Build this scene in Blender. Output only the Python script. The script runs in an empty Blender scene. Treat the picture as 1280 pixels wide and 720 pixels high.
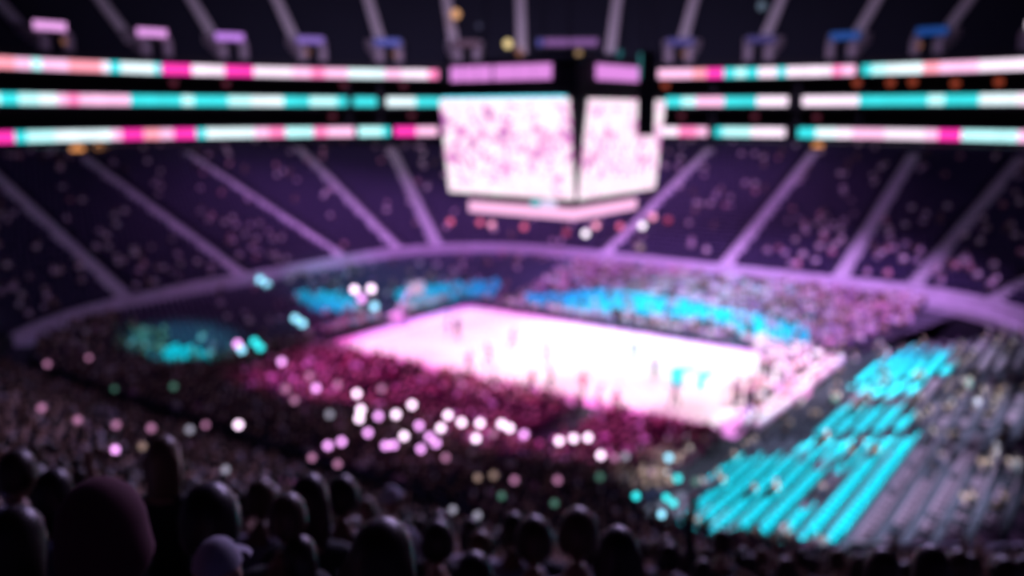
import bpy, bmesh, math, random
import numpy as np
from mathutils import Vector, Matrix

random.seed(7)
rng = np.random.default_rng(7)
SC = bpy.context.scene
COL = SC.collection
PI = math.pi

# ------------------------------------------------------------------ camera
F = 1100.0
TH = math.atan(220 / F)
EYE = 18.0
cam = bpy.data.cameras.new('camera')
cam.sensor_width = 36.0
cam.lens = F / 1280 * 36.0
cam.clip_end = 400
cam.clip_start = 0.05
cam.dof.use_dof = True
cam.dof.focus_distance = 1.05
cam.dof.aperture_fstop = 2.2
camo = bpy.data.objects.new('camera', cam)
camo.location = (0, 0, EYE)
camo.rotation_euler = (PI / 2 - TH, 0, 0)
COL.objects.link(camo)
SC.camera = camo

# ------------------------------------------------------------------ world, lights, exposure
SC.view_settings.view_transform = 'Standard'
SC.view_settings.look = 'None'
SC.view_settings.gamma = 1.0
SC.view_settings.exposure = 0.0
SC.view_settings.use_curve_mapping = False
w = bpy.data.worlds.new('World')
w.use_nodes = True
SC.world = w
w.node_tree.nodes['Background'].inputs[0].default_value = (0.10, 0.07, 0.42, 1)
w.node_tree.nodes['Background'].inputs[1].default_value = 0.034

# court frame (u along the sidelines, v across, origin at centre court)
CC = Vector((4.08, 64.27, 0))
EU = Vector((0.8105, -0.5857, 0))
EV = Vector((0.5857, 0.8105, 0))
CANG = math.atan2(EU.y, EU.x)

def W(u, v, z=0.0):
    p = CC + EU * u + EV * v
    return Vector((p.x, p.y, z))

def UV(x, y):
    d = Vector((x, y, 0)) - CC
    return d.dot(EU), d.dot(EV)

def area(name, loc, target, size, sy, power, color, spread=180):
    l = bpy.data.lights.new(name, 'AREA')
    l.shape = 'RECTANGLE'
    l.size = size
    l.size_y = sy
    l.energy = power
    l.color = color
    l.spread = math.radians(spread)
    o = bpy.data.objects.new(name, l)
    o.location = loc
    d = Vector(target) - Vector(loc)
    o.rotation_euler = d.to_track_quat('-Z', 'Y').to_euler()
    o.rotation_euler.rotate_axis('Z', 0)
    COL.objects.link(o)
    return o

def spot(name, loc, target, deg, power, color, blend=0.6, rad=0.5):
    l = bpy.data.lights.new(name, 'SPOT')
    l.energy = power
    l.color = color
    l.spot_size = math.radians(deg)
    l.spot_blend = blend
    l.shadow_soft_size = rad
    o = bpy.data.objects.new(name, l)
    o.location = loc
    d = Vector(target) - Vector(loc)
    o.rotation_euler = d.to_track_quat('-Z', 'Y').to_euler()
    COL.objects.link(o)
    return o

# roof rig floodlights and colour spots; baseline spot and washes are added lights
for (u, v, tu) in ((-34, -16, -8), (-30, 18, -8), (32, 18, 8), (34, -18, 9), (0, 34, 0), (-2, -34, 2)):
    spot('court_floodlight', W(u, v, 42), W(tu, 0, 0), 27, 72000, (1.0, 0.79, 0.92), 0.5)
spot('pink_spotlight', W(-12, -34, 42), W(-6, -13.5, 0), 24, 115000, (1.0, 0.13, 0.85), 0.8)
spot('pink_spotlight', W(12, -34, 42), W(8, -13.5, 0), 22, 85000, (1.0, 0.15, 0.90), 0.8)
spot('pink_spotlight', W(-36, -4, 42), W(-16, -3, 0), 20, 90000, (1.0, 0.16, 0.80), 0.8)
spot('violet_spotlight', W(-34, -6, 44), W(-4, 18, 1), 30, 170000, (0.66, 0.32, 0.98), 0.9)
spot('violet_spotlight', W(40, -4, 44), W(14, 18, 1), 34, 230000, (0.66, 0.32, 0.98), 0.9)
spot('added_baseline_spot', W(36, 0, 42), W(18.2, 0, 0), 20, 110000, (1.0, 0.72, 0.88), 0.8)  # added to brighten the people along the baseline
spot('stand_spotlight', W(44, -26, 40), W(23.5, -18, 1), 19, 240000, (0.70, 0.84, 1.0), 0.5)
spot('stand_spotlight', W(44, -14, 40), W(23.5, -7, 1), 19, 200000, (0.70, 0.84, 1.0), 0.5)
spot('stand_spotlight', W(6, -4, 40), W(22, 5, 1), 24, 220000, (0.66, 0.84, 1.0), 0.6)
spot('cyan_spotlight', W(4, 24, 42), W(4, 12.0, 1), 36, 170000, (0.14, 0.95, 0.95), 0.9)
spot('cyan_spotlight', W(-8, -14, 42), W(-23, 4, 1), 26, 60000, (0.12, 0.90, 1.0), 0.9)
spot('cyan_spotlight', W(-8, -34, 42), W(-21.8, -17.8, 1), 12, 130000, (0.10, 0.90, 1.0), 0.9)
area('roof_wash', (2, 62, 46), (2, 62, 0), 60, 60, 4200, (0.52, 0.36, 1.0), 180)  # added violet soft light under the ceiling, no fixture
area('roof_wash', (0, 104, 40), (0, 94, 4), 50, 6, 11000, (0.66, 0.27, 0.95), 70)  # added soft light that lifts the parapet ring
area('top_tier_wash', (2, 84, 45), (2, 132, 27), 70, 5, 6000, (0.80, 0.60, 0.95), 110)  # added to brighten the top tier stairs and portals
area('deck_wash', (10, 40, 32), (-1, 4, 14), 20, 8, 2300, (0.66, 0.50, 1.0), 100)  # added rim light for the foreground heads

# ------------------------------------------------------------------ materials
def nt(name):
    m = bpy.data.materials.new(name)
    m.use_nodes = True
    n = m.node_tree.nodes
    return m, n, m.node_tree.links, n['Principled BSDF']

def mat(name, col, rough=0.6, metal=0.0, var=0.12, scale=6.0, bump=0.0):
    m, n, l, b = nt(name)
    b.inputs['Roughness'].default_value = rough
    b.inputs['Metallic'].default_value = metal
    tx = n.new('ShaderNodeTexCoord')
    no = n.new('ShaderNodeTexNoise')
    no.inputs['Scale'].default_value = scale
    l.new(tx.outputs['Object'], no.inputs['Vector'])
    r = n.new('ShaderNodeValToRGB')
    r.color_ramp.elements[0].position = 0.3
    r.color_ramp.elements[1].position = 0.7
    r.color_ramp.elements[0].color = [c * (1 - var) for c in col[:3]] + [1]
    r.color_ramp.elements[1].color = [min(1, c * (1 + var)) for c in col[:3]] + [1]
    l.new(no.outputs['Fac'], r.inputs['Fac'])
    l.new(r.outputs['Color'], b.inputs['Base Color'])
    if bump:
        bp = n.new('ShaderNodeBump')
        bp.inputs['Strength'].default_value = bump
        l.new(no.outputs['Fac'], bp.inputs['Height'])
        l.new(bp.outputs['Normal'], b.inputs['Normal'])
    return m

def emat(name, col, strength):
    m, n, l, b = nt(name)
    b.inputs['Base Color'].default_value = (0.02, 0.02, 0.02, 1)
    b.inputs['Emission Color'].default_value = (*col, 1)
    b.inputs['Emission Strength'].default_value = strength
    return m

def attr_mat(name, rough=0.7, emit=0.0):
    m, n, l, b = nt(name)
    a = n.new('ShaderNodeAttribute')
    a.attribute_name = 'Col'
    b.inputs['Roughness'].default_value = rough
    if emit:
        b.inputs['Base Color'].default_value = (0.02, 0.02, 0.02, 1)
        l.new(a.outputs['Color'], b.inputs['Emission Color'])
        b.inputs['Emission Strength'].default_value = emit
    else:
        l.new(a.outputs['Color'], b.inputs['Base Color'])
    return m

def objcol_mat(name, rough=0.7, sheen=0.0):
    m, n, l, b = nt(name)
    oi = n.new('ShaderNodeObjectInfo')
    no = n.new('ShaderNodeTexNoise')
    no.inputs['Scale'].default_value = 14
    mx = n.new('ShaderNodeMix')
    mx.data_type = 'RGBA'
    mx.blend_type = 'MULTIPLY'
    mx.inputs[0].default_value = 0.25
    l.new(oi.outputs['Color'], mx.inputs[6])
    l.new(no.outputs['Fac'], mx.inputs[7])
    l.new(mx.outputs[2], b.inputs['Base Color'])
    b.inputs['Roughness'].default_value = rough
    return m

def rand_mat(name, stops, rough=0.6):
    m, n, l, b = nt(name)
    oi = n.new('ShaderNodeObjectInfo')
    r = n.new('ShaderNodeValToRGB')
    els = r.color_ramp.elements
    while len(els) < len(stops):
        els.new(0.5)
    for e_, (p, c) in zip(els, stops):
        e_.position = p
        e_.color = (*c, 1)
    l.new(oi.outputs['Random'], r.inputs['Fac'])
    l.new(r.outputs['Color'], b.inputs['Base Color'])
    b.inputs['Roughness'].default_value = rough
    return m

M_SKIN = rand_mat('skin', [(0, (0.55, 0.33, 0.24)), (0.5, (0.42, 0.24, 0.16)), (1, (0.16, 0.08, 0.05))], 0.5)
M_HAIR = rand_mat('hair', [(0, (0.010, 0.008, 0.008)), (0.7, (0.03, 0.018, 0.012)), (1, (0.16, 0.1, 0.05))], 0.36)
M_TOP = objcol_mat('top_cloth', 0.85)
M_TROU = mat('dark_trousers', (0.03, 0.03, 0.045), 0.8)
M_SHOE = mat('shoe_rubber', (0.25, 0.25, 0.27), 0.6)
M_EYE = mat('eye_dark', (0.02, 0.015, 0.015), 0.2)
M_LIP = mat('lip', (0.35, 0.12, 0.11), 0.5)
BODY_MATS = [M_SKIN, M_TOP, M_TROU, M_SHOE, M_HAIR, M_EYE, M_LIP]
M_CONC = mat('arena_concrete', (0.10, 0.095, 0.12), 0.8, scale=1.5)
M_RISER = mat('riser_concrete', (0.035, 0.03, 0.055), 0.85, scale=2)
M_STAIR = mat('pale_stair_concrete', (0.62, 0.58, 0.62), 0.8, scale=2)
M_PARA = mat('pale_parapet_panel', (0.60, 0.52, 0.62), 0.7, scale=1)
M_DARK = mat('black_wall_cladding', (0.012, 0.011, 0.02), 0.8, scale=1)
M_STEEL = mat('dark_steel', (0.03, 0.03, 0.04), 0.45, 0.7)
M_RAIL = mat('pale_steel_rail', (0.6, 0.62, 0.68), 0.4, 0.3)
M_SEATC = objcol_mat('seat_plastic', 0.5)
M_SEATV = attr_mat('far_seat_plastic', 0.55)
M_CROWDV = attr_mat('crowd_cloth_and_skin', 0.8)

# ------------------------------------------------------------------ mesh helpers
def new_obj(name, me, parent=None, mats=None):
    o = bpy.data.objects.new(name, me)
    COL.objects.link(o)
    if mats:
        for m in mats:
            me.materials.append(m)
    if parent:
        o.parent = parent
    return o

def empty(name, loc=(0, 0, 0), rz=0.0):
    o = bpy.data.objects.new(name, None)
    o.empty_display_size = 0.2
    o.location = loc
    o.rotation_euler = (0, 0, rz)
    COL.objects.link(o)
    return o

def tag(o, label=None, cat=None, group=None, kind=None):
    if label:
        o['label'] = label
    if cat:
        o['category'] = cat
    if group:
        o['group'] = group
    if kind:
        o['kind'] = kind
    return o

class MB:
    """collects faces of one mesh"""
    def __init__(s):
        s.v = []
        s.f = []
        s.m = []

    def quad(s, a, b, c, d, mi=0):
        i = len(s.v)
        s.v += [tuple(a), tuple(b), tuple(c), tuple(d)]
        s.f.append((i, i + 1, i + 2, i + 3))
        s.m.append(mi)

    def box(s, c, size, rz=0.0, mi=0, tilt=None, taper=1.0):
        x, y, z = size[0] / 2, size[1] / 2, size[2] / 2
        R = Matrix.Rotation(rz, 3, 'Z')
        if tilt:
            R = R @ Matrix.Rotation(tilt, 3, 'X')
        c = Vector(c)
        i = len(s.v)
        for dz in (-1, 1):
            k = taper if dz > 0 else 1.0
            for dx, dy in ((-1, -1), (1, -1), (1, 1), (-1, 1)):
                s.v.append(tuple(c + R @ Vector((dx * x * k, dy * y * k, dz * z))))
        for f in ((3, 2, 1, 0), (4, 5, 6, 7), (0, 1, 5, 4), (1, 2, 6, 5), (2, 3, 7, 6), (3, 0, 4, 7)):
            s.f.append(tuple(i + q for q in f))
            s.m.append(mi)

    def hexa(s, p, mi=0):
        i = len(s.v)
        s.v += [tuple(q) for q in p]
        for f in ((3, 2, 1, 0), (4, 5, 6, 7), (0, 1, 5, 4), (1, 2, 6, 5), (2, 3, 7, 6), (3, 0, 4, 7)):
            s.f.append(tuple(i + q for q in f))
            s.m.append(mi)

    def tube(s, a, b, r, n=8, mi=0, r2=None):
        a, b = Vector(a), Vector(b)
        r2 = r if r2 is None else r2
        d = (b - a).normalized()
        q = d.orthogonal().normalized()
        p = d.cross(q)
        i = len(s.v)
        for c, rr in ((a, r), (b, r2)):
            for k in range(n):
                t = 2 * PI * k / n
                s.v.append(tuple(c + (q * math.cos(t) + p * math.sin(t)) * rr))
        for k in range(n):
            s.f.append((i + k, i + (k + 1) % n, i + n + (k + 1) % n, i + n + k))
            s.m.append(mi)
        s.f.append(tuple(i + n - 1 - k for k in range(n)))
        s.f.append(tuple(i + n + k for k in range(n)))
        s.m += [mi, mi]

    def ball(s, c, r, mi=0, seg=10, ring=7, sz=(1, 1, 1)):
        i = len(s.v)
        c = Vector(c)
        for a in range(1, ring):
            t = PI * a / ring
            for k in range(seg):
                q = 2 * PI * k / seg
                s.v.append((c.x + r * sz[0] * math.sin(t) * math.cos(q), c.y + r * sz[1] * math.sin(t) * math.sin(q), c.z + r * sz[2] * math.cos(t)))
        top = len(s.v)
        s.v += [(c.x, c.y, c.z + r * sz[2]), (c.x, c.y, c.z - r * sz[2])]
        for a in range(ring - 2):
            for k in range(seg):
                k2 = (k + 1) % seg
                s.f.append((i + a * seg + k, i + (a + 1) * seg + k, i + (a + 1) * seg + k2, i + a * seg + k2))
                s.m.append(mi)
        for k in range(seg):
            k2 = (k + 1) % seg
            s.f.append((top, i + k, i + k2))
            s.f.append((top + 1, i + (ring - 2) * seg + k2, i + (ring - 2) * seg + k))
            s.m += [mi, mi]

    def mesh(s, name, mats):
        me = bpy.data.meshes.new(name)
        me.from_pydata(s.v, [], s.f)
        for m in mats:
            me.materials.append(m)
        me.polygons.foreach_set('material_index', s.m)
        me.update()
        return me

    def build(s, name, mats, parent=None, bevel=0.0, smooth=False):
        if not isinstance(mats, (list, tuple)):
            mats = [mats]
        o = new_obj(name, s.mesh(name, mats), parent)
        if smooth:
            o.data.polygons.foreach_set('use_smooth', [True] * len(o.data.polygons))
        if bevel:
            b = o.modifiers.new('bevel', 'BEVEL')
            b.width = bevel
            b.segments = 2
        return o

# ------------------------------------------------------------------ bowl geometry: rounded rectangle + offset t
UH, VC, VH, RC = 31.5, -3.5, 28.5, 15.0
CX, CYT, CYB = UH - RC, VC + VH - RC, VC - VH + RC     # 16.5, 10, -17
ROW = 0.85

def rr_path(a0=None):
    """samples (cx, cy, angle, s) of the rounded rectangle, counter-clockwise from the right side"""
    out = []
    s = 0.0

    def corner(cx, cy, A, B):
        nonlocal s
        n = 26
        for i in range(n + 1):
            a = A + (B - A) * i / n
            out.append((cx, cy, a, s))
            if i < n:
                s += RC * (B - A) / n
    corner(CX, CYT, 0, PI / 2)
    L = 2 * CX
    for i in range(1, 20):
        out.append((CX - L * i / 20, CYT, PI / 2, s + L * i / 20))
    s += L
    corner(-CX, CYT, PI / 2, PI)
    L = CYT - CYB
    for i in range(1, 20):
        out.append((-CX, CYT - L * i / 20, PI, s + L * i / 20))
    s += L
    corner(-CX, CYB, PI, 1.5 * PI)
    L = 2 * CX
    for i in range(1, 20):
        out.append((-CX + L * i / 20, CYB, 1.5 * PI, s + L * i / 20))
    s += L
    corner(CX, CYB, 1.5 * PI, 2 * PI)
    return out

PATH = rr_path()

def pt(cx, cy, a, t, z=0.0):
    return W(cx + (RC + t) * math.cos(a), cy + (RC + t) * math.sin(a), z)

def slope(cy, a):
    v0 = cy + RC * math.sin(a)
    k = min(1, max(0, (-v0 - 8) / 20))
    k = k * k * (3 - 2 * k)
    return 0.385 + 0.145 * k

Z0 = 3.55      # top of the parapet: first tread of the upper bowl

def up_z(cy, a, t):
    """tread height of the upper bowl at offset t"""
    k = math.floor(t / ROW + 1e-6)
    sl = slope(cy, a)
    return Z0 + sl * ROW * (k + 0.3) - 0.25 - 0.48 * (sl - .385) / .145

def low_z(t):
    k = math.floor((t + 14) / ROW + 1e-6)
    return 0.12 + 0.185 * ROW * k

def near(u, v):
    cx = min(CX, max(-CX, u))
    cy = min(CYT, max(CYB, v))
    a = math.atan2(v - cy, u - cx)
    if u - cx == 0 and v - cy == 0:
        a = 0
    if a < 0:
        a += 2 * PI
    return cx, cy, a, math.hypot(u - cx, v - cy) - RC

def strip(mb, prof, samples, mi=0):
    """sweep: prof(cx,cy,a)-> list of (t,z); makes quads between neighbouring profile points"""
    prev = None
    for (cx, cy, a, s) in samples:
        cur = [pt(cx, cy, a, t, z) for t, z in prof(cx, cy, a)]
        if prev:
            for i in range(len(cur) - 1):
                mb.quad(prev[i], prev[i + 1], cur[i + 1], cur[i], mi if isinstance(mi, int) else mi(i))
        prev = cur

FAR = [p for p in PATH if p[3] < 23.6 + 33 + 23.6 + 27 + 20]      # right far corner .. left near corner
ALLP = PATH
NEARP = [p for p in PATH if p[3] > 23.6 + 33 + 23.6 + 27 - 1]

NROW_FAR = 33

def up_prof(n):
    def f(cx, cy, a):
        out = [(0.0, Z0 - 0.9)]
        for k in range(n):
            z = up_z(cy, a, k * ROW + 0.01)
            out += [(k * ROW, z), ((k + 1) * ROW, z)]
        return out
    return f

mb = MB()
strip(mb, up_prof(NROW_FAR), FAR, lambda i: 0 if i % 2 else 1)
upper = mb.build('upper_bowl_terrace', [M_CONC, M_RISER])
tag(upper, kind='structure')
mb = MB()
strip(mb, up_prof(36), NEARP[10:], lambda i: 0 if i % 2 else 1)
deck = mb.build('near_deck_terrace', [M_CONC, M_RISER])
tag(deck, kind='structure')

# parapet ring and walkway below it
def ring_top(cy, a):
    return Z0 + 0.12 - 0.5 * (slope(cy, a) - .385) / .145

RING = [p for p in PATH if 2.0 < p[3] < 23.56 + 33 + 23.56 + 27 + 12]
RING_N = [p for p in PATH if p[3] > 23.56 + 33 + 23.56 + 27 + 11]
for RP, MP, MW in ((RING, M_PARA, M_STAIR), (RING_N, M_DARK, M_RISER)):
    for nm_, mm, pf in (('parapet_ring', MP, lambda cx, cy, a: [(-0.25, 2.35), (-0.25, ring_top(cy, a)), (0.05, ring_top(cy, a)), (0.05, Z0 - 1.4)]),
                        ('ring_walkway', MW, lambda cx, cy, a: [(-2.2, 2.35), (-0.25, 2.36)]),
                        ('walkway_kerb', MP, lambda cx, cy, a: [(-2.2, 2.2), (-2.2, 2.85), (-2.1, 2.85), (-2.1, 2.35)]),
                        ('walkway_base_wall', M_DARK, lambda cx, cy, a: [(-2.22, 0.0), (-2.22, 2.2)])):
        mb = MB()
        strip(mb, pf, RP)
        tag(mb.build(nm_, mm), kind='structure')
# lower bowl (everywhere but the right end, where a steeper stand is)
def low_ok(cx, cy, a):
    u = cx + RC * math.cos(a)
    return u < 27

LOWP = [p for p in PATH if p[3] > 14.5 and p[3] < PATH[-1][3] - 8.0]

def low_prof(cx, cy, a):
    out = [(-14, 0.0)]
    for k in range(14):
        z = low_z(-14 + k * ROW + 0.01)
        out += [(-14 + k * ROW, z), (min(-2.2, -14 + (k + 1) * ROW), z)]
    return out

mb = MB()
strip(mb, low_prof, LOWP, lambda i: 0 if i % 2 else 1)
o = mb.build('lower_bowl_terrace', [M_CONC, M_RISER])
tag(o, kind='structure')

# floor
mb = MB()
mb.quad(W(-90, -90, -0.02), W(90, -90, -0.02), W(90, 90, -0.02), W(-90, 90, -0.02))
floor = mb.build('floor', mat('arena_floor', (0.012, 0.011, 0.018), 0.7, scale=0.5))
tag(floor, kind='structure')
mb = MB()
mb.box((2, 62, 52), (190, 190, 0.5))
o = mb.build('ceiling', mat('roof_deck', (0.01, 0.01, 0.014), 0.9))
tag(o, kind='structure')

# ------------------------------------------------------------------ fascia drum (circle) with suites and third tier
FC = Vector((2.0, 62.0, 0))
FR = 66.0

def FP(phi, r, z):
    return Vector((FC.x + r * math.cos(phi), FC.y + r * math.sin(phi), z))

def px_phi(x, r=FR):
    k = (x - 640) / F
    # intersect (k*d, d) with the circle
    A = k * k + 1
    B = -2 * (k * FC.x + FC.y)
    C = FC.x ** 2 + FC.y ** 2 - r * r
    d = (-B + math.sqrt(B * B - 4 * A * C)) / (2 * A)
    return math.atan2(d - FC.y, k * d - FC.x), d

PH0, PH1 = px_phi(1340)[0], px_phi(-70)[0]

def arc(mb, prof, p0, p1, n, mi=0):
    prev = None
    for i in range(n + 1):
        ph = p0 + (p1 - p0) * i / n
        cur = [FP(ph, r, z) for r, z in prof]
        if prev:
            for j in range(len(cur) - 1):
                mb.quad(prev[j], prev[j + 1], cur[j + 1], cur[j], mi if isinstance(mi, int) else mi(j))
        prev = cur

ZR = (15.35, 19.4, 23.15)         # centre heights of the three ribbons
prof = [(60, 14.3), (FR + .1, 14.3)]
for z in ZR:
    prof += [(FR + .1, z - .95), (FR + .1, z + .95), (FR + 5.5, z + .95)]
    nz = z + 3.3
    prof += [(FR + 5.5, nz - .35), (FR + .1, nz - .35)]
prof = prof[:-2]
prof += [(FR + 1.2, ZR[2] + .95), (FR + 1.2, ZR[2] + 1.6)]
mb = MB()
arc(mb, prof, PH0, PH1, 90)
o = mb.build('wall_far', M_DARK)
tag(o, kind='structure')
# third tier: steps rising behind the top ribbon
T3Z, T3S = 24.6, 0.62
prof = []
for k in range(26):
    prof += [(FR + 1.2 + k * .9, T3Z + k * .9 * T3S), (FR + 2.1 + k * .9, T3Z + k * .9 * T3S)]
mb = MB()
arc(mb, prof, PH0, PH1, 90)
o = mb.build('top_tier_terrace', mat('top_tier_concrete', (0.003, 0.005, 0.020), 0.85))
tag(o, kind='structure')

def t3z(r):
    return T3Z + math.floor((r - FR - 1.2) / .9) * .9 * T3S

# stairs of the top tier
T3A = [(66, 42), (186, 160), (290, 262), (385, 366), (486, 474), (572, 573), (652, 660), (758, 768), (842, 872), (938, 968), (1045, 1078), (1150, 1186), (1262, 1310)]
for i, (x0, x1) in enumerate(T3A):
    ph = px_phi(x0, FR + 3)[0]
    mb = MB()
    for k in range(3, 26):
        r = FR + 1.2 + k * .9
        for h in range(2):
            zz = T3Z + (k + h * .5) * .9 * T3S + .05
            c = FP(ph, r + .225 + h * .45, zz)
            mb.box((c.x, c.y, zz + .02), (1.5, .45, .3), ph - PI / 2)
    o = mb.build('top_tier_stairs', M_STAIR)
    tag(o, kind='structure')

# portals of the top tier
M_PWALL = mat('pale_portal_wall', (0.42, 0.36, 0.42), 0.8)
M_WARM = emat('warm_lamp_glow', (1.0, 0.42, 0.16), 0.9)
M_WARMP = emat('dim_warm_glow', (0.9, 0.35, 0.2), 0.25)
PORT = [(85, (0.95, 0.42, 0.95), 1.0, 'glowing pink lilac'), (207, (0.9, 0.38, 0.95), .95, 'bright lilac'),
        (300, (0.62, 0.25, 0.95), 0.9, 'violet'), (397, (0.35, 0.2, 0.8), 0.6, 'purple and blue'),
        (490, (0.14, 0.16, 0.75), 0.5, 'indigo blue'), (585, (0.3, 0.13, 0.25), 0.25, 'unlit dusky pink'),  # the unlit sign's face also gets a faint painted glow
        (843, (0.12, 0.1, 0.5), 0.4, 'dim indigo'), (940, (0.10, 0.08, 0.40), 0.35, 'very dim indigo'),
        (1041, (0.01, 0.12, 0.55), 0.5, 'deep blue'), (1145, (0.005, 0.10, 0.48), 0.5, 'dark blue wide'),
        (1279, (1.0, 0.85, 1.0), 1.0, 'white')]
ORD = ['first', 'second', 'third', 'fourth', 'fifth', 'sixth']
for i, (x, c, s_, nm) in enumerate(PORT):
    ph, d = px_phi(x, FR + 3)
    P = FP(ph, FR + 3.0, 24.9)
    left = x < 640
    n_from = (i if left else 10 - i)
    t = empty('entry_portal', P, ph - PI / 2)
    side = 'left' if left else 'right'
    tag(t, 'top tier entrance with %s sign, %s from the %s edge' % (nm, ORD[n_from], side), 'entrance', 'entrances of the top tier')
    wd = 3.6
    z1 = 2.9
    mb = MB()      # side walls following the stairs
    for sx in (-1, 1):
        x0 = sx * 1.35
        mb.hexa([(x0 - .55, -1.2, -.3), (x0 + .55, -1.2, -.3), (x0 + .9 * sx + .4, 2.4, -.3), (x0 + .9 * sx - .6, 2.4, -.3),
                 (x0 - .55, -1.2, 1.6), (x0 + .55, -1.2, 1.6), (x0 + .9 * sx + .4, 2.4, 3.2), (x0 + .9 * sx - .6, 2.4, 3.2)])
    mb.build('side_wall', M_PWALL, t)
    mb = MB()
    mb.box((0, 1.6, 1.0), (1.9, 1.6, 2.6))
    mb.build('doorway', M_DARK, t)
    mb = MB()
    mb.box((0, .4, 2.75), (3.9, .35, 1.15))
    mb.build('sign_case', M_STEEL, t, .04)
    mb = MB()
    mb.box((0, .19, 2.75), (3.7, .06, .95))
    o = mb.build('sign_face', emat('sign_' + nm, c, s_), t)
    if i in (0, 3, 4, 6, 9):
        mb = MB()
        mb.ball((-.75 if i % 2 else .75, -1.25, 1.0), .32, sz=(1, .5, 1.2))
        mb.build('wall_lamp', M_WARMP, t)

# long sign above the scoreboard
ph, d = px_phi(707, FR + 3)
t = empty('long_sign', FP(ph, FR + 3.2, 27.2), ph - PI / 2)
tag(t, 'long dim purple sign above and behind the hanging scoreboard', 'sign')
mb = MB()
mb.box((0, 0, .6), (9.0, .5, 1.5))
for sx in (-3.5, 3.5):
    mb.box((sx, .1, -1.3), (.25, .25, 2.6))
mb.build('sign_case', M_STEEL, t)
mb = MB()
mb.box((.5, -.28, .6), (7.6, .08, .95))
mb.build('sign_face', emat('long_sign_purple', (0.30, 0.11, 0.42), .62), t)
mb = MB()
mb.box((-3.85, -.28, .6), (.9, .08, .95))
mb.build('sign_end', emat('long_sign_blue', (0.10, 0.10, 0.55), .6), t)

# ------------------------------------------------------------------ LED ribbons
CW = {'W': (1.0, .80, .97), 'LP': (1.0, .52, .80), 'P': (1.0, .22, .50), 'S': (1.0, .34, .44), 'M': (1.0, .035, .42),
      'C': (.035, .66, .70), 'LC': (.50, .96, .98), 'WC': (.78, .95, 1.0)}
RIB = [
    # top ribbon
    (2, [(-60, 'S'), (35, 'LP'), (55, 'LC'), (68, 'LP'), (100, 'S'), (140, 'W'), (150, 'C'), (163, 'WC'), (205, 'C'), (213, 'M'), (250, 'W'), (290, 'M'), (325, 'W'), (372, 'LP'), (395, 'P'), (412, 'LP'), (440, 'WC'), (485, 'LP'), (505, 'W'), (538, 'P'), (550, None)]),
    (2, [(818, 'LP'), (860, 'S'), (877, 'M'), (898, 'C'), (912, 'LC'), (925, 'C'), (940, 'W'), (963, 'C'), (974, 'W'), (1030, 'P'), (1042, 'LP'), (1058, None)]),
    (2, [(1066, 'C'), (1078, 'LC'), (1095, 'WC'), (1140, 'S'), (1160, 'LP'), (1208, 'W'), (1268, 'M'), (1340, None)]),
    # middle ribbon
    (1, [(-60, 'LC'), (12, 'C'), (35, 'LC'), (60, 'WC'), (82, 'LP'), (95, 'P'), (110, 'LP'), (172, 'C'), (235, 'LC'), (250, 'C'), (292, 'LC'), (320, 'WC'), (360, 'C'), (392, 'LC'), (425, 'C'), (438, None)]),
    (1, [(446, 'C'), (474, None)]),
    (1, [(486, 'WC'), (522, 'C'), (553, None)]),
    (1, [(818, 'C'), (848, 'LC'), (865, 'LP'), (900, 'C'), (940, 'W'), (978, None)]),
    (1, [(996, 'W'), (1065, 'C'), (1150, 'LC'), (1170, 'C'), (1213, 'WC'), (1260, 'W'), (1340, None)]),
    # bottom ribbon
    (0, [(-60, 'M'), (25, 'C'), (40, 'LC'), (75, 'WC'), (145, 'LP'), (158, 'M'), (185, 'S'), (205, 'LP'), (222, 'M'), (250, 'C'), (262, 'WC'), (322, 'LP'), (340, 'P'), (360, 'LC'), (395, 'P'), (412, 'LP'), (445, None)]),
    (0, [(450, 'LC'), (480, 'C'), (489, None)]),
    (0, [(495, 'M'), (522, 'LP'), (548, None)]),
    (0, [(819, 'W'), (845, 'P'), (868, 'LP'), (881, None)]),
    (0, [(890, 'C'), (900, 'LC'), (935, 'W'), (977, None)]),
    (0, [(993, 'C'), (1015, 'WC'), (1040, 'W'), (1060, 'LP'), (1100, 'W'), (1150, 'LP'), (1166, 'M'), (1195, 'LC'), (1265, 'LP'), (1340, None)]),
]
RLAB = ['long top ribbon board curving in from the left edge of the arena',
        'top ribbon board just right of the scoreboard ending at a pillar',
        'top ribbon board running off towards the right edge',
        'long middle ribbon board at the left, white pink and cyan',
        'very short cyan middle ribbon board between two gaps',
        'short middle ribbon board, white and cyan, touching the scoreboard left side',
        'middle ribbon board just right of the scoreboard, cyan pink and white',
        'long middle ribbon board at the right, white with a cyan stretch',
        'long bottom ribbon board at the left starting in magenta',
        'very short pale cyan bottom ribbon board between two gaps',
        'short bottom ribbon board, magenta and pink, left of the scoreboard',
        'short pink bottom ribbon board just right of the scoreboard',
        'short cyan and white bottom ribbon board right of the pink one',
        'long bottom ribbon board running off towards the right edge']
M_LED = attr_mat('led_ribbon_pixels', 0.5, 1.38)
RH = 0.60
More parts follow.
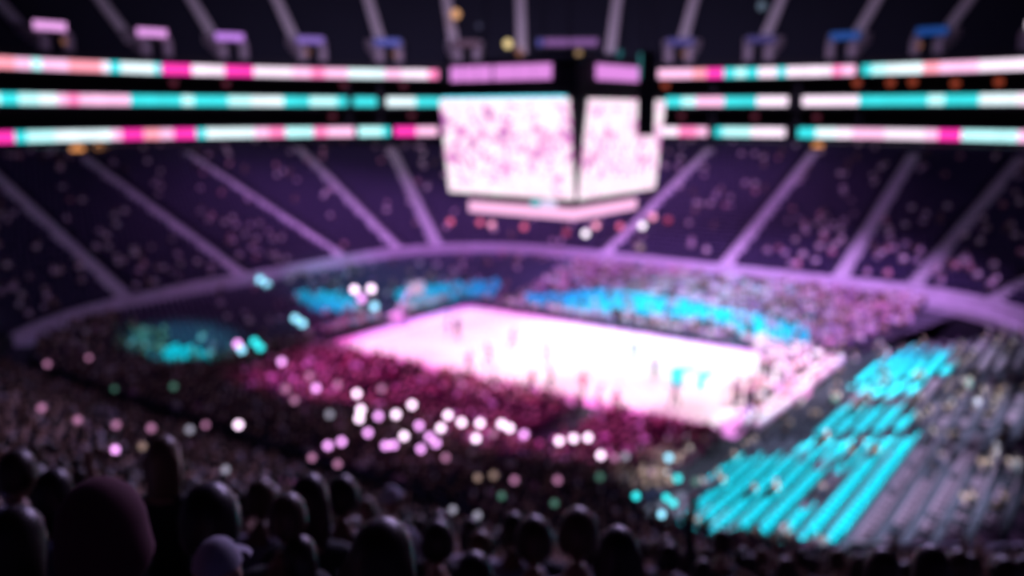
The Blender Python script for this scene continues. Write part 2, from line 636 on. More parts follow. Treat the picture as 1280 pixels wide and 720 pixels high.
for (lv, segs), lab in zip(RIB, RLAB):
    z = ZR[lv]
    xa, xb = segs[0][0], segs[-1][0]
    root_ph = px_phi((xa + xb) / 2)[0]
    mb = MB()
    n = max(2, int((xb - xa) / 18))
    pa, pb = px_phi(xb)[0], px_phi(xa)[0]
    arc(mb, [(FR + .08, z - RH - .12), (FR - .30, z - RH - .12), (FR - .30, z + RH + .12), (FR + .08, z + RH + .12), (FR + .08, z - RH - .12)], pa, pb, n)
    r = mb.build('led_ribbon_board', M_STEEL)
    tag(r, lab, 'led board', 'led ribbon boards round the upper walls')
    vs, fs, cols = [], [], []
    for (x0, c0), (x1, c1) in zip(segs[:-1], segs[1:]):
        k = max(1, int((x1 - x0) / 14))
        for j in range(k):
            a0 = px_phi(x0 + (x1 - x0) * j / k)[0]
            a1 = px_phi(x0 + (x1 - x0) * (j + 1) / k)[0]
            i = len(vs)
            vs += [tuple(FP(a0, FR - .34, z - RH)), tuple(FP(a1, FR - .34, z - RH)), tuple(FP(a1, FR - .34, z + RH)), tuple(FP(a0, FR - .34, z + RH))]
            fs.append((i, i + 1, i + 2, i + 3))
            cc = CW[c0]
            g = 1 + random.uniform(-.06, .06)
            cols += [(cc[0] * g, cc[1] * g, cc[2] * g, 1)] * 4
    me = bpy.data.meshes.new('led_screen')
    me.from_pydata(vs, [], fs)
    ca = me.color_attributes.new('Col', 'FLOAT_COLOR', 'POINT')
    ca.data.foreach_set('color', np.array(cols, dtype=np.float32).ravel())
    new_obj('led_screen', me, r, [M_LED])

# pillars between the ribbons and warm suite lamps
for i, x in enumerate((442, 480, 884, 986, 1062)):
    ph = px_phi(x, FR)[0]
    mb = MB()
    c = FP(ph, FR + 1.5, 0)
    mb.box((c.x, c.y, 19.5), (.7, .7, 10.4), ph)
    o = mb.build('pillar', M_DARK)
    tag(o, kind='structure')
M_SUITE_R = emat('suite_red_glow', (0.8, 0.12, 0.05), .35)
M_SUITE_O = emat('suite_orange_glow', (1.0, 0.38, 0.12), 1.0)
M_TEAL = emat('teal_glow', (0.03, 0.55, 0.52), .8)
M_YEL = emat('yellow_lamp', (1.0, 0.75, 0.35), 1.1)
LAMPS = [(103, 186, 'O', 'orange lamp under the bottom left ribbon, left of the pair'), (130, 185, 'O', 'orange lamp under the bottom left ribbon, right of the pair'),
         (275, 183, 'o', 'dim amber lamp under the bottom ribbon by the stairs'), (299, 187, 'T', 'teal lamp beneath the bottom ribbon left of the third stairs'),
         (460, 183, 'T', 'teal lamp beneath the short cyan bottom ribbon'), (508, 185, 'o', 'dim orange lamp at the head of the fifth stairs'),
         (1018, 184, 'O', 'bright orange lamp beneath the bottom right ribbon'), (1279, 192, 'o', 'dim orange lamp at the right edge under the bottom ribbon'),
         (827, 108, 'R', 'red lamp in the suite right of the scoreboard'), (1060, 105, 'R', 'dull red lamp in the suite by the ribbon gap'),
         (1101, 105, 'R', 'orange red lamp in the top right suites, first of four'), (1128, 104, 'R', 'orange red lamp in the top right suites, second of four'),
         (1180, 106, 'R', 'orange red lamp in the top right suites, third of four'), (1233, 104, 'R', 'orange red lamp in the top right suites, last of four'),
         (435, 107, 'r', 'dull red lamp in the suite left of the scoreboard'), (508, 108, 'r', 'dull orange lamp in the suite nearest the scoreboard'),
         (292, 106, 'r', 'dull crimson lamp in the upper left suites'), (228, 105, 'r', 'dusky lamp in the upper left suites'),
         (848, 145, 'r', 'dull crimson lamp between the middle and bottom right ribbons'), (938, 146, 'r', 'crimson lamp above the short cyan ribbon'),
         (1014, 147, 'r', 'crimson lamp above the start of the long bottom right ribbon'), (420, 146, 'r', 'dusky pink lamp between ribbons at the left gap'),
         (517, 144, 'r', 'dusky pink lamp above the magenta ribbon')]
LM = {'O': (M_SUITE_O, .85), 'o': (M_SUITE_R, .4), 'R': (M_SUITE_R, .55), 'r': (emat('dusk_glow', (.35, .05, .10), .25), .5), 'T': (M_TEAL, .5)}
for (x, y, k, lab) in LAMPS:
    ph, d = px_phi(x, FR + (.4 if y < 170 else -.6))
    z = EYE + (140 - y) / F * d * 1.0
    P = FP(ph, FR + (.4 if y < 170 else -.6), z)
    m_, r_ = LM[k]
    t = empty('wall_lamp', P, ph - PI / 2)
    tag(t, lab, 'lamp', 'small coloured lamps along the upper walls')
    mb = MB()
    mb.box((0, .25, r_ * .75), (.5, .5, .18))
    mb.tube((0, .3, r_ * .7), (0, .5, r_ * .9), .06)
    mb.build('bracket', M_STEEL, t)
    mb = MB()
    mb.ball((0, 0, 0), r_, sz=(1, .6, .85))
    mb.build('globe', m_, t, smooth=True)
for (x, y, r_, m_, lab) in ((572, 18, .75, emat('amber_lamp', (.85, .42, .2), .9), 'round amber lamp high above the unlit portal'),
                            (635, 55, .62, M_YEL, 'round pale yellow lamp left of the long sign'),
                            (649, 66, .55, M_WARMP, 'dim orange lamp just below the yellow one'), (721, 67, .5, emat('dim_amber', (.8, .5, .25), .5), 'amber lamp under the long sign'),
                            (600, 33, .4, emat('dim_slate', (.1, .1, .2), .4), 'faint slate lamp beside the amber one'),
                            (940, 8, .6, emat('slate_lamp', (.2, .28, .4), .5), 'faint slate blue lamp at the top of the top tier'),
                            (773, 72, .5, emat('dim_teal', (.02, .25, .28), .5), 'small teal lamp above the scoreboard right corner')):
    r0 = FR + 3 + max(0, (60 - y)) * .17
    ph, d = px_phi(x, r0)
    a_ = (x - 640) / F
    b_ = -(y - 360) / F
    kk = d / (math.cos(TH) + b_ * math.sin(TH))
    z = EYE + kk * (-math.sin(TH) + b_ * math.cos(TH))
    P = FP(ph, r0 - (3.4 if y > 70 else .5), z + (.35 if y > 70 else 0))
    t = empty('tier_lamp', P, ph - PI / 2)
    tag(t, lab, 'lamp')
    mb = MB()
    mb.tube((0, 0, -.2), (0, .4, -r_ - .9), .09)
    mb.build('post', M_STEEL, t)
    mb = MB()
    mb.ball((0, 0, 0), r_)
    mb.build('globe', m_, t, smooth=True)

# ------------------------------------------------------------------ stairs of the upper bowl
AIS = [(-16.5, -16.3, PI), (-16.5, -5.0, PI), (-16.5, 7.4, PI), (-16.5, 10, math.radians(162)), (-16.5, 10, math.radians(144.5)),
       (-11.1, 10, PI / 2), (2.0, 10, PI / 2), (12.8, 10, PI / 2), (16.5, 10, math.radians(80.5)), (16.5, 10, math.radians(55))]

def stairs(cx, cy, a, t0, n, wid, name='aisle_stairs', zf=None):
    mb = MB()
    for k in range(n):
        for h in range(2):
            t = t0 + k * ROW
            if zf:
                za = zf(t + .01)
                zn = zf(t + ROW + .01)
            else:
                za = up_z(cy, a, t + .01)
                zn = up_z(cy, a, t + ROW + .01)
            z = za + (zn - za) * (.5 * h) + .03
            c = pt(cx, cy, a, t + .2125 + h * .425)
            mb.box((c.x, c.y, z - .12), (wid, .43, .3), a + CANG - PI / 2)
    o = mb.build(name, M_STAIR)
    tag(o, kind='structure')

for (cx, cy, a) in AIS:
    stairs(cx, cy, a, 0, 31, 1.35)
for (cx, cy, a) in ((-16.5, -14.5, PI), (-16.5, 8, PI), (-16.5, 10, math.radians(130)), (-6, 10, PI / 2), (8, 10, PI / 2)):
    stairs(cx, cy, a, -13.1, 12, .9, 'lower_aisle_stairs', low_z)

# ------------------------------------------------------------------ right end stand
ST_U0, ST_ROW, ST_N, ST_RISE = 18.5, .95, 16, .27
ST_V0, ST_V1 = -24.2, 11.2

def st_z(k):
    return .25 + k * ST_RISE

mb = MB()
for k in range(ST_N):
    u = ST_U0 + k * ST_ROW
    mb.quad(W(u, ST_V0, st_z(k)), W(u + ST_ROW, ST_V0, st_z(k)), W(u + ST_ROW, ST_V1, st_z(k)), W(u, ST_V1, st_z(k)), 0)
    zb = st_z(k - 1) if k else 0
    mb.quad(W(u, ST_V0, zb), W(u, ST_V0, st_z(k)), W(u, ST_V1, st_z(k)), W(u, ST_V1, zb), 1)
    for v in (ST_V0, ST_V1):
        mb.quad(W(u, v, 0), W(u + ST_ROW, v, 0), W(u + ST_ROW, v, st_z(k)), W(u, v, st_z(k)), 1)
u = ST_U0 + ST_N * ST_ROW
mb.quad(W(u, ST_V0, 0), W(u, ST_V1, 0), W(u, ST_V1, st_z(ST_N - 1)), W(u, ST_V0, st_z(ST_N - 1)), 1)
o = mb.build('end_stand_terrace', [M_RISER, M_RISER])
tag(o, kind='structure')

def rail(name, pts, h, lab, r=.045, m=M_RAIL, board=0.0):
    t = empty(name, pts[0])
    tag(t, lab, 'railing')
    b0 = Vector(pts[0])
    P = [Vector(p) - b0 for p in pts]
    mb = MB()
    for a, b in zip(P[:-1], P[1:]):
        mb.tube(a + Vector((0, 0, h)), b + Vector((0, 0, h)), r)
        mb.tube(a + Vector((0, 0, h * .5)), b + Vector((0, 0, h * .5)), r * .6)
    mb.build('top_rail', m, t)
    n = max(2, int((P[-1] - P[0]).length / 1.5))
    for i in range(n + 1):
        p = P[0] + (P[-1] - P[0]) * i / n
        mb = MB()
        mb.tube(p, p + Vector((0, 0, h)), r)
        mb.build('post', m, t)
    if board:
        mb = MB()
        for a, b in zip(P[:-1], P[1:]):
            q = (b - a).cross(Vector((0, 0, 1))).normalized() * .03
            z0, z1 = Vector((0, 0, h - board)), Vector((0, 0, h))
            mb.hexa([a + z0 - q, a + z0 + q, b + z0 + q, b + z0 - q, a + z1 - q, a + z1 + q, b + z1 + q, b + z1 - q])
        mb.build('rail_panel', M_PARA, t)
    return t

rail('stand_railing', [W(27.2, ST_V0 - .15, 2.4), W(33.2, ST_V0 - .15, 4.1)], .75, 'pale sloping railing at the near end of the right stand, upper stretch', board=.25)
rail('stand_railing', [W(22.5, ST_V0 - .15, 1.1), W(26.4, ST_V0 - .15, 2.2)], .55, 'low pale railing at the near end of the right stand, lower stretch', board=.18)

# ------------------------------------------------------------------ court
def px0(x, y, z=0.0):
    a_ = (x - 640) / F
    b_ = -(y - 360) / F
    fw = math.cos(TH) + b_ * math.sin(TH)
    up = -math.sin(TH) + b_ * math.cos(TH)
    k = (z - EYE) / up
    return Vector((a_ * k, fw * k, z))

court = empty('basketball_court', W(0, 0, 0), CANG)
tag(court, 'brightly lit pale basketball court with pink apron and cyan markings', 'basketball court')

def wood(name, col):
    m, n, l, b = nt(name)
    tx = n.new('ShaderNodeTexCoord')
    br = n.new('ShaderNodeTexBrick')
    br.inputs['Scale'].default_value = 1.0
    br.inputs['Brick Width'].default_value = 2.2
    br.inputs['Row Height'].default_value = .12
    br.inputs['Mortar Size'].default_value = .003
    br.inputs['Color1'].default_value = (*col, 1)
    br.inputs['Color2'].default_value = (col[0] * .93, col[1] * .92, col[2] * .9, 1)
    br.inputs['Mortar'].default_value = (col[0] * .8, col[1] * .78, col[2] * .75, 1)
    l.new(tx.outputs['Object'], br.inputs['Vector'])
    l.new(br.outputs['Color'], b.inputs['Base Color'])
    b.inputs['Roughness'].default_value = .3
    return m

mb = MB()
mb.box((0, 0, .03), (34.2, 18.6, .06))
mb.build('apron', wood('pink_apron_wood', (.80, .25, .62)), court)
mb = MB()
mb.box((0, 0, .035), (31.0, 16.2, .07))
mb.build('playing_surface', wood('pale_maple', (.82, .72, .70)), court)
M_LINE = mat('court_line_paint', (.75, .30, .55), .4)
M_CY = mat('cyan_court_paint', (.0, .55, .55), .4)

def ring2(mb, cx, cy, r, w_, a0=0, a1=2 * PI, z=.076, n=40):
    for i in range(n):
        t0 = a0 + (a1 - a0) * i / n
        t1 = a0 + (a1 - a0) * (i + 1) / n
        mb.quad((cx + r * math.cos(t0), cy + r * math.sin(t0), z), (cx + (r + w_) * math.cos(t0), cy + (r + w_) * math.sin(t0), z),
                (cx + (r + w_) * math.cos(t1), cy + (r + w_) * math.sin(t1), z), (cx + r * math.cos(t1), cy + r * math.sin(t1), z))

mb = MB()
L2, W2 = 14.33, 7.62
for y in (-W2, W2):
    mb.box((0, y, .073), (2 * L2, .06, .006))
for x in (-L2, 0, L2):
    mb.box((x, 0, .073), (.06, 2 * W2, .006))
ring2(mb, 0, 0, 1.8, .06)
for s in (-1, 1):
    ring2(mb, s * (L2 - 5.8), 0, 1.8, .06)
    for y in (-2.4, 2.4):
        mb.box((s * (L2 - 2.9), y, .073), (5.8, .06, .006))
    mb.box((s * (L2 - 5.8), 0, .073), (.06, 4.9, .006))
    ring2(mb, s * (L2 - 1.6), 0, 7.1, .06, PI / 2 * (1 if s > 0 else -1) + .12 * s * 0, PI / 2 * (3 if s > 0 else 1))
mb.build('court_lines', M_LINE, court)

def upoly(mb, pts, z=.08):
    for q in range(0, len(pts), 4):
        P = []
        for p in pts[q:q + 4]:
            g = px0(*p)
            uu, vv = UV(g.x, g.y)
            P.append((uu, vv, z))
        mb.quad(*P)

mb = MB()
upoly(mb, [(838, 461), (856, 459), (853, 488), (838, 484), (856, 459), (872, 462), (870, 467), (855, 465),
           (872, 466), (896, 465), (888, 473), (873, 474), (872, 474), (882, 473), (879, 491), (870, 489)])
mb.build('cyan_floor_letters', M_CY, court)
mb = MB()
M_LIL = mat('lilac_floor_paint', (.55, .35, .75), .4)
for s in (-1, 1):
    mb = MB()
    mb.box((s * 16.3, 0, .066), (1.0, 12, .004))
    mb.build('baseline_paint', M_LIL, court)

def hoop(s, lab):
    t = empty('basketball_hoop', W(s * 16.2, 0, .06), CANG + (PI if s > 0 else 0))
    tag(t, lab, 'basketball hoop')
    mb = MB()
    mb.box((-1.2, 0, .35), (1.8, 1.1, .7), taper=.9)
    mb.build('base', mat('hoop_base_pad', (.75, .3, .6), .6), t, .05)
    mb = MB()
    mb.tube((-1.0, 0, .7), (.2, 0, 2.9), .13)
    mb.tube((-1.6, 0, .7), (-.1, 0, 2.2), .07)
    mb.tube((.2, 0, 2.9), (1.15, 0, 3.1), .10)
    mb.build('arm', mat('hoop_padding', (.8, .5, .75), .6), t)
    mb = MB()
    mb.box((1.25, 0, 3.3), (.05, 1.83, 1.07))
    mb.build('backboard', mat('white_backboard', (.85, .82, .88), .3), t, .01)
    mb = MB()
    for i in range(20):
        a0, a1 = 2 * PI * i / 20, 2 * PI * (i + 1) / 20
        mb.tube((1.62 + .23 * math.cos(a0), .23 * math.sin(a0), 3.05), (1.62 + .23 * math.cos(a1), .23 * math.sin(a1), 3.05), .012, 6)
    mb.build('rim', mat('orange_rim', (.8, .2, .03), .4), t)
    mb = MB()
    for i in range(12):
        a0 = 2 * PI * i / 12
        for da in (-1, 1):
            a1 = a0 + da * 2 * PI / 12
            mb.tube((1.62 + .22 * math.cos(a0), .22 * math.sin(a0), 3.04), (1.62 + .13 * math.cos(a1), .13 * math.sin(a1), 2.62), .006, 4)
    mb.build('net', mat('white_net', (.8, .8, .8), .8), t)

hoop(-1, 'basketball hoop at the far left end of the court')
hoop(1, 'basketball hoop at the right end of the court')

# courtside table with cyan front behind the far sideline
# ------------------------------------------------------------------ scoreboard
NEARC = Vector((4.3, 57.0, 0))
JW, JD = 11.6, 12.0
jc = NEARC - EU * JW / 2 + EV * JD / 2
J = empty('hanging_scoreboard', (jc.x, jc.y, 12.1), CANG)
tag(J, 'large hanging scoreboard cube with glowing pink white video screens', 'scoreboard')

def screen_mat(seed):
    m, n, l, b = nt('video_screen')
    tx = n.new('ShaderNodeTexCoord')
    mp = n.new('ShaderNodeMapping')
    mp.inputs['Location'].default_value = (seed * 3.1, seed * 1.7, seed)
    l.new(tx.outputs['Object'], mp.inputs['Vector'])
    no = n.new('ShaderNodeTexNoise')
    no.inputs['Scale'].default_value = .95
    no.inputs['Detail'].default_value = 2.0
    no.inputs['Distortion'].default_value = 1.6
    l.new(mp.outputs['Vector'], no.inputs['Vector'])
    r = n.new('ShaderNodeValToRGB')
    e_ = r.color_ramp.elements
    for _ in range(4):
        e_.new(.5)
    for q, (p, c) in zip(e_, ((.34, (.36, .10, .38)), (.43, (.78, .26, .66)), (.49, (1.0, .52, .78)), (.53, (1, .78, .92)), (.60, (1, .95, .98)), (.72, (1, .70, .88)))):
        q.position = p
        q.color = (*c, 1)
    sx = n.new('ShaderNodeSeparateXYZ')
    l.new(tx.outputs['Object'], sx.inputs[0])
    m1 = n.new('ShaderNodeMath')
    m1.operation = 'SUBTRACT'
    l.new(sx.outputs['Z'], m1.inputs[0])
    m1.inputs[1].default_value = 3.7
    m2 = n.new('ShaderNodeMath')
    m2.operation = 'POWER'
    m3 = n.new('ShaderNodeMath')
    m3.operation = 'ABSOLUTE'
    l.new(m1.outputs[0], m3.inputs[0])
    l.new(m3.outputs[0], m2.inputs[0])
    m2.inputs[1].default_value = 2.0
    m4 = n.new('ShaderNodeMath')
    m4.operation = 'MULTIPLY_ADD'
    l.new(m2.outputs[0], m4.inputs[0])
    m4.inputs[1].default_value = .014
    l.new(no.outputs['Fac'], m4.inputs[2])
    l.new(m4.outputs[0], r.inputs['Fac'])
    l.new(r.outputs['Color'], b.inputs['Emission Color'])
    b.inputs['Base Color'].default_value = (.02, .02, .02, 1)
    b.inputs['Emission Strength'].default_value = 1.2
    return m

hx, hy = JW / 2, JD / 2
zt, zb = 6.75, .25
ti = .42       # the screens lean in towards the bottom
mb = MB()
mb.hexa([(-hx + ti, -hy + ti, zb - .25), (hx - ti, -hy + ti, zb - .25), (hx - ti, hy - ti, zb - .25), (-hx + ti, hy - ti, zb - .25),
         (-hx - .05, -hy - .05, zt + .3), (hx + .05, -hy - .05, zt + .3), (hx + .05, hy + .05, zt + .3), (-hx - .05, hy + .05, zt + .3)])
mb.box((0, 0, zt + 1.4), (JW - 1.0, JD - 1.0, 2.2))
mb.box((0, 0, zt + 2.5), (JW - .2, JD - .4, .3))
mb.build('cabinet', M_STEEL, J)
g = .35
scr_defs = [
    # left visible face (-v side), right visible face (+u side), and the two hidden ones
    [(-hx + ti + .05, -hy + ti), (hx - ti - .10, -hy + ti), (hx - .72, -hy), (-hx + .05, -hy)],
    [(hx - ti, -hy + ti + .10), (hx - ti, hy - ti - .1), (hx, hy - .1), (hx, -hy + .95)],
    [(hx - ti - .2, hy - ti), (-hx + ti + .2, hy - ti), (-hx + .3, hy), (hx - .3, hy)],
    [(-hx + ti, hy - ti - .2), (-hx + ti, -hy + ti + .2), (-hx, -hy + .3), (-hx, hy - .3)]]
outs = [Vector((0, -1, 0)), Vector((1, 0, 0)), Vector((0, 1, 0)), Vector((-1, 0, 0))]
for i, (q, od) in enumerate(zip(scr_defs, outs)):
    mb = MB()
    P = [Vector((q[0][0], q[0][1], zb)), Vector((q[1][0], q[1][1], zb)), Vector((q[2][0], q[2][1], zt)), Vector((q[3][0], q[3][1], zt))]
    P = [p + od * .03 for p in P]
    Q = [p + od * .10 for p in P]
    mb.hexa([P[0], P[1], Q[1], Q[0], P[3], P[2], Q[2], Q[3]])
    o = mb.build('video_screen', screen_mat(i + 1), J)
    # header sign boards above each screen
    ax = Vector((-od.y, od.x, 0))
    M_HB = emat('header_pink', (.84, .29, .86), .95) if i == 0 else M_HB
    half = (hx if i % 2 == 0 else hy)
    dist = (hy if i % 2 == 0 else hx)
    cz = zt + 1.75
    mb = MB()
    spans = [(-5.1, -4.1), (-3.98, -2.9), (-2.78, -1.55), (-1.3, .5), (.6, 1.9), (2.0, 3.35)] if i == 0 else [(-3.3, -1.6), (-1.5, -.1), (.05, 1.3), (1.42, 2.7)]
    for a0, a1 in spans:
        c = od * (dist - .42 + .02) + ax * (a0 + a1) / 2 + Vector((0, 0, cz))
        mb.box(c, (a1 - a0, .1, 1.0), math.atan2(ax.y, ax.x))
    mb.build('header_sign', M_HB, J)
# teal edge strip on top of the left screen
mb = MB()
mb.box((-.4, -hy - .10, zt + .10), (JW - 1.2, .1, .16))
mb.build('top_light_strip', emat('cyan_strip', (.15, .75, .95), 1.8), J)
# lower ring of screens
rx, ry = hx - 1.35, hy - 1.6
mb = MB()
zq0, zq1 = -1.35, -.35
mb.hexa([(-rx + .2, -ry + .2, zq0), (rx - .2, -ry + .2, zq0), (rx - .2, ry - .2, zq0), (-rx + .2, ry - .2, zq0),
         (-rx, -ry, zq1), (rx, -ry, zq1), (rx, ry, zq1), (-rx, ry, zq1)])
mb.box((0, 0, -.2), (rx * 1.6, ry * 1.6, .5))
mb.build('lower_ring', M_STEEL, J)
M_LR = emat('lower_ring_pink', (1, .50, .82), 1.15)
for od, ax, dist, half in ((Vector((0, -1, 0)), Vector((1, 0, 0)), ry, rx), (Vector((1, 0, 0)), Vector((0, 1, 0)), rx, ry), (Vector((0, 1, 0)), Vector((1, 0, 0)), ry, rx), (Vector((-1, 0, 0)), Vector((0, 1, 0)), rx, ry)):
    mb = MB()
    c = od * (dist + .05) + Vector((0, 0, -.85))
    if abs(od.y) > 0:
        mb.box(c, (2 * half, .12, .78))
    else:
        mb.box(c, (.12, 2 * half, .78))
    mb.build('ring_screen', M_LR, J)
mb = MB()
mb.ball((hx - 2.5, -hy + .25, -.15), .5, sz=(1.5, .35, .65))
mb.build('crest', emat('crest_white', (.75, .65, .95), 1.0), J)
mb = MB()
mb.ball((hx - 3.5, -hy + .2, -.15), .42, sz=(1, .35, .7))
mb.build('crest_flank', emat('crest_teal', (.03, .55, .60), .9), J)
for sx in (-1, 1):
    for sy in (-1, 1):
        mb = MB()
        mb.tube((sx * hx * .6, sy * hy * .6, zt + 2.6), (sx * hx * .6, sy * hy * .6, 39.5), .05)
        mb.build('cable', M_STEEL, J)

# hanging loudspeaker column in front of the right screen
sp_p = Vector((8.3, 55.5, 0)) * 1.0
S = empty('hanging_loudspeaker', (sp_p.x, sp_p.y, 16.55), -.15)
tag(S, 'black hanging loudspeaker column covering the right screen upper corner', 'loudspeaker')
for k in range(11):
    mb = MB()
    mb.box((0, .05 * k * 0, .25 + k * .46), (1.05, .7, .465), taper=1.0)
    o = mb.build('speaker_box', M_STEEL, S)
    mb = MB()
    mb.box((0, -.37, .25 + k * .46), (.95, .03, .3))
    mb.build('grille', mat('speaker_grille', (.006, .006, .008), .9), o)
mb = MB()
mb.box((-.45, -.42, 4.2), (.14, .05, 1.5))
mb.build('teal_side_light', emat('teal_bar', (.04, .22, .24), .9), S)
mb = MB()
mb.tube((-.3, 0, 5.3), (-.3, 0, 35.2), .03)
mb.tube((.3, 0, 5.3), (.3, 0, 35.2), .03)
mb.build('cable', M_STEEL, S)

# ------------------------------------------------------------------ people
def head_verts(c, s=1.0, sub=3):
    """head with brow, nose, chin, cheeks; faces +Y. returns verts, faces, mats"""
    bm = bmesh.new()
    bmesh.ops.create_icosphere(bm, subdivisions=sub, radius=1.0)
    vs = []
    for v in bm.verts:
        x, y, z = v.co
        X, Y, Z = x * .074, y * .092, z * .118
        if z < -.1:                      # jaw narrows
            k = 1 - .30 * min(1, (-z - .1) / .8)
            X *= k
            if y < 0:
                Y *= 1 - .35 * min(1, (-z - .1) / .8)
        if y > .3:
            Y *= .97
            nose = math.exp(-((x / .16) ** 2)) * math.exp(-(((z + .12) / .22) ** 2))
            Y += .022 * nose * (1 if y > .6 else 0)
            for sx in (-.38, .38):       # eye sockets
                Y -= .009 * math.exp(-(((x - sx) / .2) ** 2) - (((z - .08) / .14) ** 2))
            Y += .006 * math.exp(-(((z - .28) / .12) ** 2)) * (1 if abs(x) < .6 else 0)
            Y += .008 * math.exp(-((x / .25) ** 2) - (((z + .48) / .09) ** 2))     # lips
            Y += .009 * math.exp(-((x / .3) ** 2) - (((z + .82) / .14) ** 2))      # chin
        vs.append((c[0] + X * s, c[1] + Y * s, c[2] + Z * s))
    fs, ms = [], []
    for f in bm.faces:
        fs.append([v.index for v in f.verts])
        q = f.calc_center_median()
        mi = 0
        if sub >= 3 and q.y > .7 and abs(q.z + .48) < .07 and abs(q.x) < .3:
            mi = 6
        ms.append(mi)
    bm.free()
    return vs, fs, ms

def add_mesh(dst, vs, fs, ms):
    i = len(dst.v)
    dst.v += vs
    dst.f += [tuple(i + k for k in f) for f in fs]
    dst.m += ms

def hair_part(dst, c, style, mi=4, s=1.0, sub=3):
    bm = bmesh.new()
    bmesh.ops.create_icosphere(bm, subdivisions=sub, radius=1.0)
    keep = []
    for v in bm.verts:
        x, y, z = v.co
        v.co = (x * .084, y * .101 - .004, z * .125 + .004)
        if style in ('long', 'bob') and z < 0 and y < .35:
            drop = .20 if style == 'long' else .09
            v.co.z -= drop * min(1, -z * 1.3)
            v.co.x *= 1.22
            v.co.y = v.co.y * .75 - .03
        if style == 'hood':
            v.co = (x * .112, y * .118 - .012, z * .142 + .002)
            if z < -.2:
                v.co.x *= 1.15
                v.co.z -= .03
        if style == 'cap' and z > .2:
            v.co.z *= 1.04
    dl = []
    for v in bm.verts:
        pass
    geom = []
    for f in bm.faces:
        q = f.calc_center_median()
        if style in ('long', 'bob'):
            cut = q.y > .045 and q.z < .055
        elif style == 'hood':
            cut = q.y > .07 and q.z < .085
        elif style == 'cap':
            cut = q.z < .03 + .10 * max(0, q.y)
        else:
            cut = (q.y > .035 and q.z < .062) or q.z < -.045 - .0 * q.y or (q.y > -.02 and q.z < -.02)
        if cut:
            geom.append(f)
    bmesh.ops.delete(bm, geom=geom, context='FACES')
    bm.verts.index_update()
    vs = [(c[0] + v.co.x * s, c[1] + v.co.y * s, c[2] + v.co.z * s) for v in bm.verts]
    fs = [[v.index for v in f.verts] for f in bm.faces]
    bm.free()
    add_mesh(dst, vs, fs, [mi] * len(fs))
    if style == 'bun':
        dst.ball((c[0], c[1] - .105 * s, c[2] + .06 * s), .045 * s, mi)
    if style == 'cap':
        i = len(dst.v)
        n = 10
        for k in range(n + 1):
            a = PI * k / n
            dst.v.append((c[0] + .08 * math.cos(a) * s, c[1] + (.07 + .0) * s + .012 * math.sin(a), c[2] + .045 * s))
            dst.v.append((c[0] + .085 * math.cos(a) * s, c[1] + (.07 + .085 * math.sin(a)) * s, c[2] + .030 * s))
        for k in range(n):
            dst.f.append((i + 2 * k, i + 2 * k + 1, i + 2 * k + 3, i + 2 * k + 2))
            dst.m.append(mi)

POSES = {}

def pose(name, pelvis, lean, arms, legs, headfwd=.03):
    POSES[name] = dict(pelvis=pelvis, lean=lean, arms=arms, legs=legs, hf=headfwd)

SEAT_LEGS = [((.12 * s, .44, .50), (.13 * s, .46, .10), (.14 * s, .60, .05)) for s in (-1, 1)]
STAND_LEGS = [((.10 * s, .02, .50), (.11 * s, 0, .09), (.12 * s, .14, .04)) for s in (-1, 1)]
# arms: per side (elbow, wrist, palm)
LAP = [((.24 * s, .06, .79), (.13 * s, .28, .66), (.09 * s, .34, .64)) for s in (-1, 1)]
CLAP = [((.25 * s, .14, .84), (.09 * s, .33, 1.00), (.035 * s, .36, 1.07)) for s in (-1, 1)]
PHONE = [((-.24, .06, .79), (-.13, .28, .66), (-.09, .34, .64)), ((.27, .18, .95), (.14, .34, 1.16), (.11, .35, 1.24))]
UPARM = [((-.26, .05, 1.20), (-.24, .08, 1.46), (-.23, .09, 1.55)), ((.24, .06, .79), (.13, .28, .66), (.09, .34, .64))]
dz = .42
SDOWN = [((.25 * s, -.02, 1.20), (.25 * s, .08, .95), (.25 * s, .11, .87)) for s in (-1, 1)]
SCLAP = [((.26 * s, .12, 1.24), (.09 * s, .32, 1.38), (.035 * s, .35, 1.45)) for s in (-1, 1)]
SUP = [((.30 * s, .05, 1.62), (.26 * s, .10, 1.88), (.25 * s, .11, 1.97)) for s in (-1, 1)]
RUNL = [((-.10, .38, .62), (-.10, .20, .22), (-.10, .33, .13)), ((.10, -.18, .52), (.11, -.42, .20), (.11, -.34, .07))]
RUNA = [((-.27, -.20, 1.22), (-.24, .02, 1.08), (-.23, .10, 1.10)), ((.27, .14, 1.20), (.20, .36, 1.34), (.18, .43, 1.40))]
DEFA = [((.38 * s, .08, 1.28), (.56 * s, .20, 1.36), (.62 * s, .24, 1.42)) for s in (-1, 1)]
DEFL = [((.22 * s, .24, .50), (.28 * s, .02, .09), (.30 * s, .16, .04)) for s in (-1, 1)]
pose('seated', .50, .0, LAP, SEAT_LEGS)
pose('clapping', .50, .03, CLAP, SEAT_LEGS)
pose('filming', .50, -.02, PHONE, SEAT_LEGS)
pose('waving', .50, .0, UPARM, SEAT_LEGS)
pose('leaning', .50, .14, LAP, SEAT_LEGS, .07)
pose('standing', .93, .0, SDOWN, STAND_LEGS)
pose('stand_clap', .93, .02, SCLAP, STAND_LEGS)
pose('cheering', .93, .0, SUP, STAND_LEGS)
pose('running', .90, .10, RUNA, RUNL, .08)
pose('defending', .78, .16, DEFA, DEFL, .10)

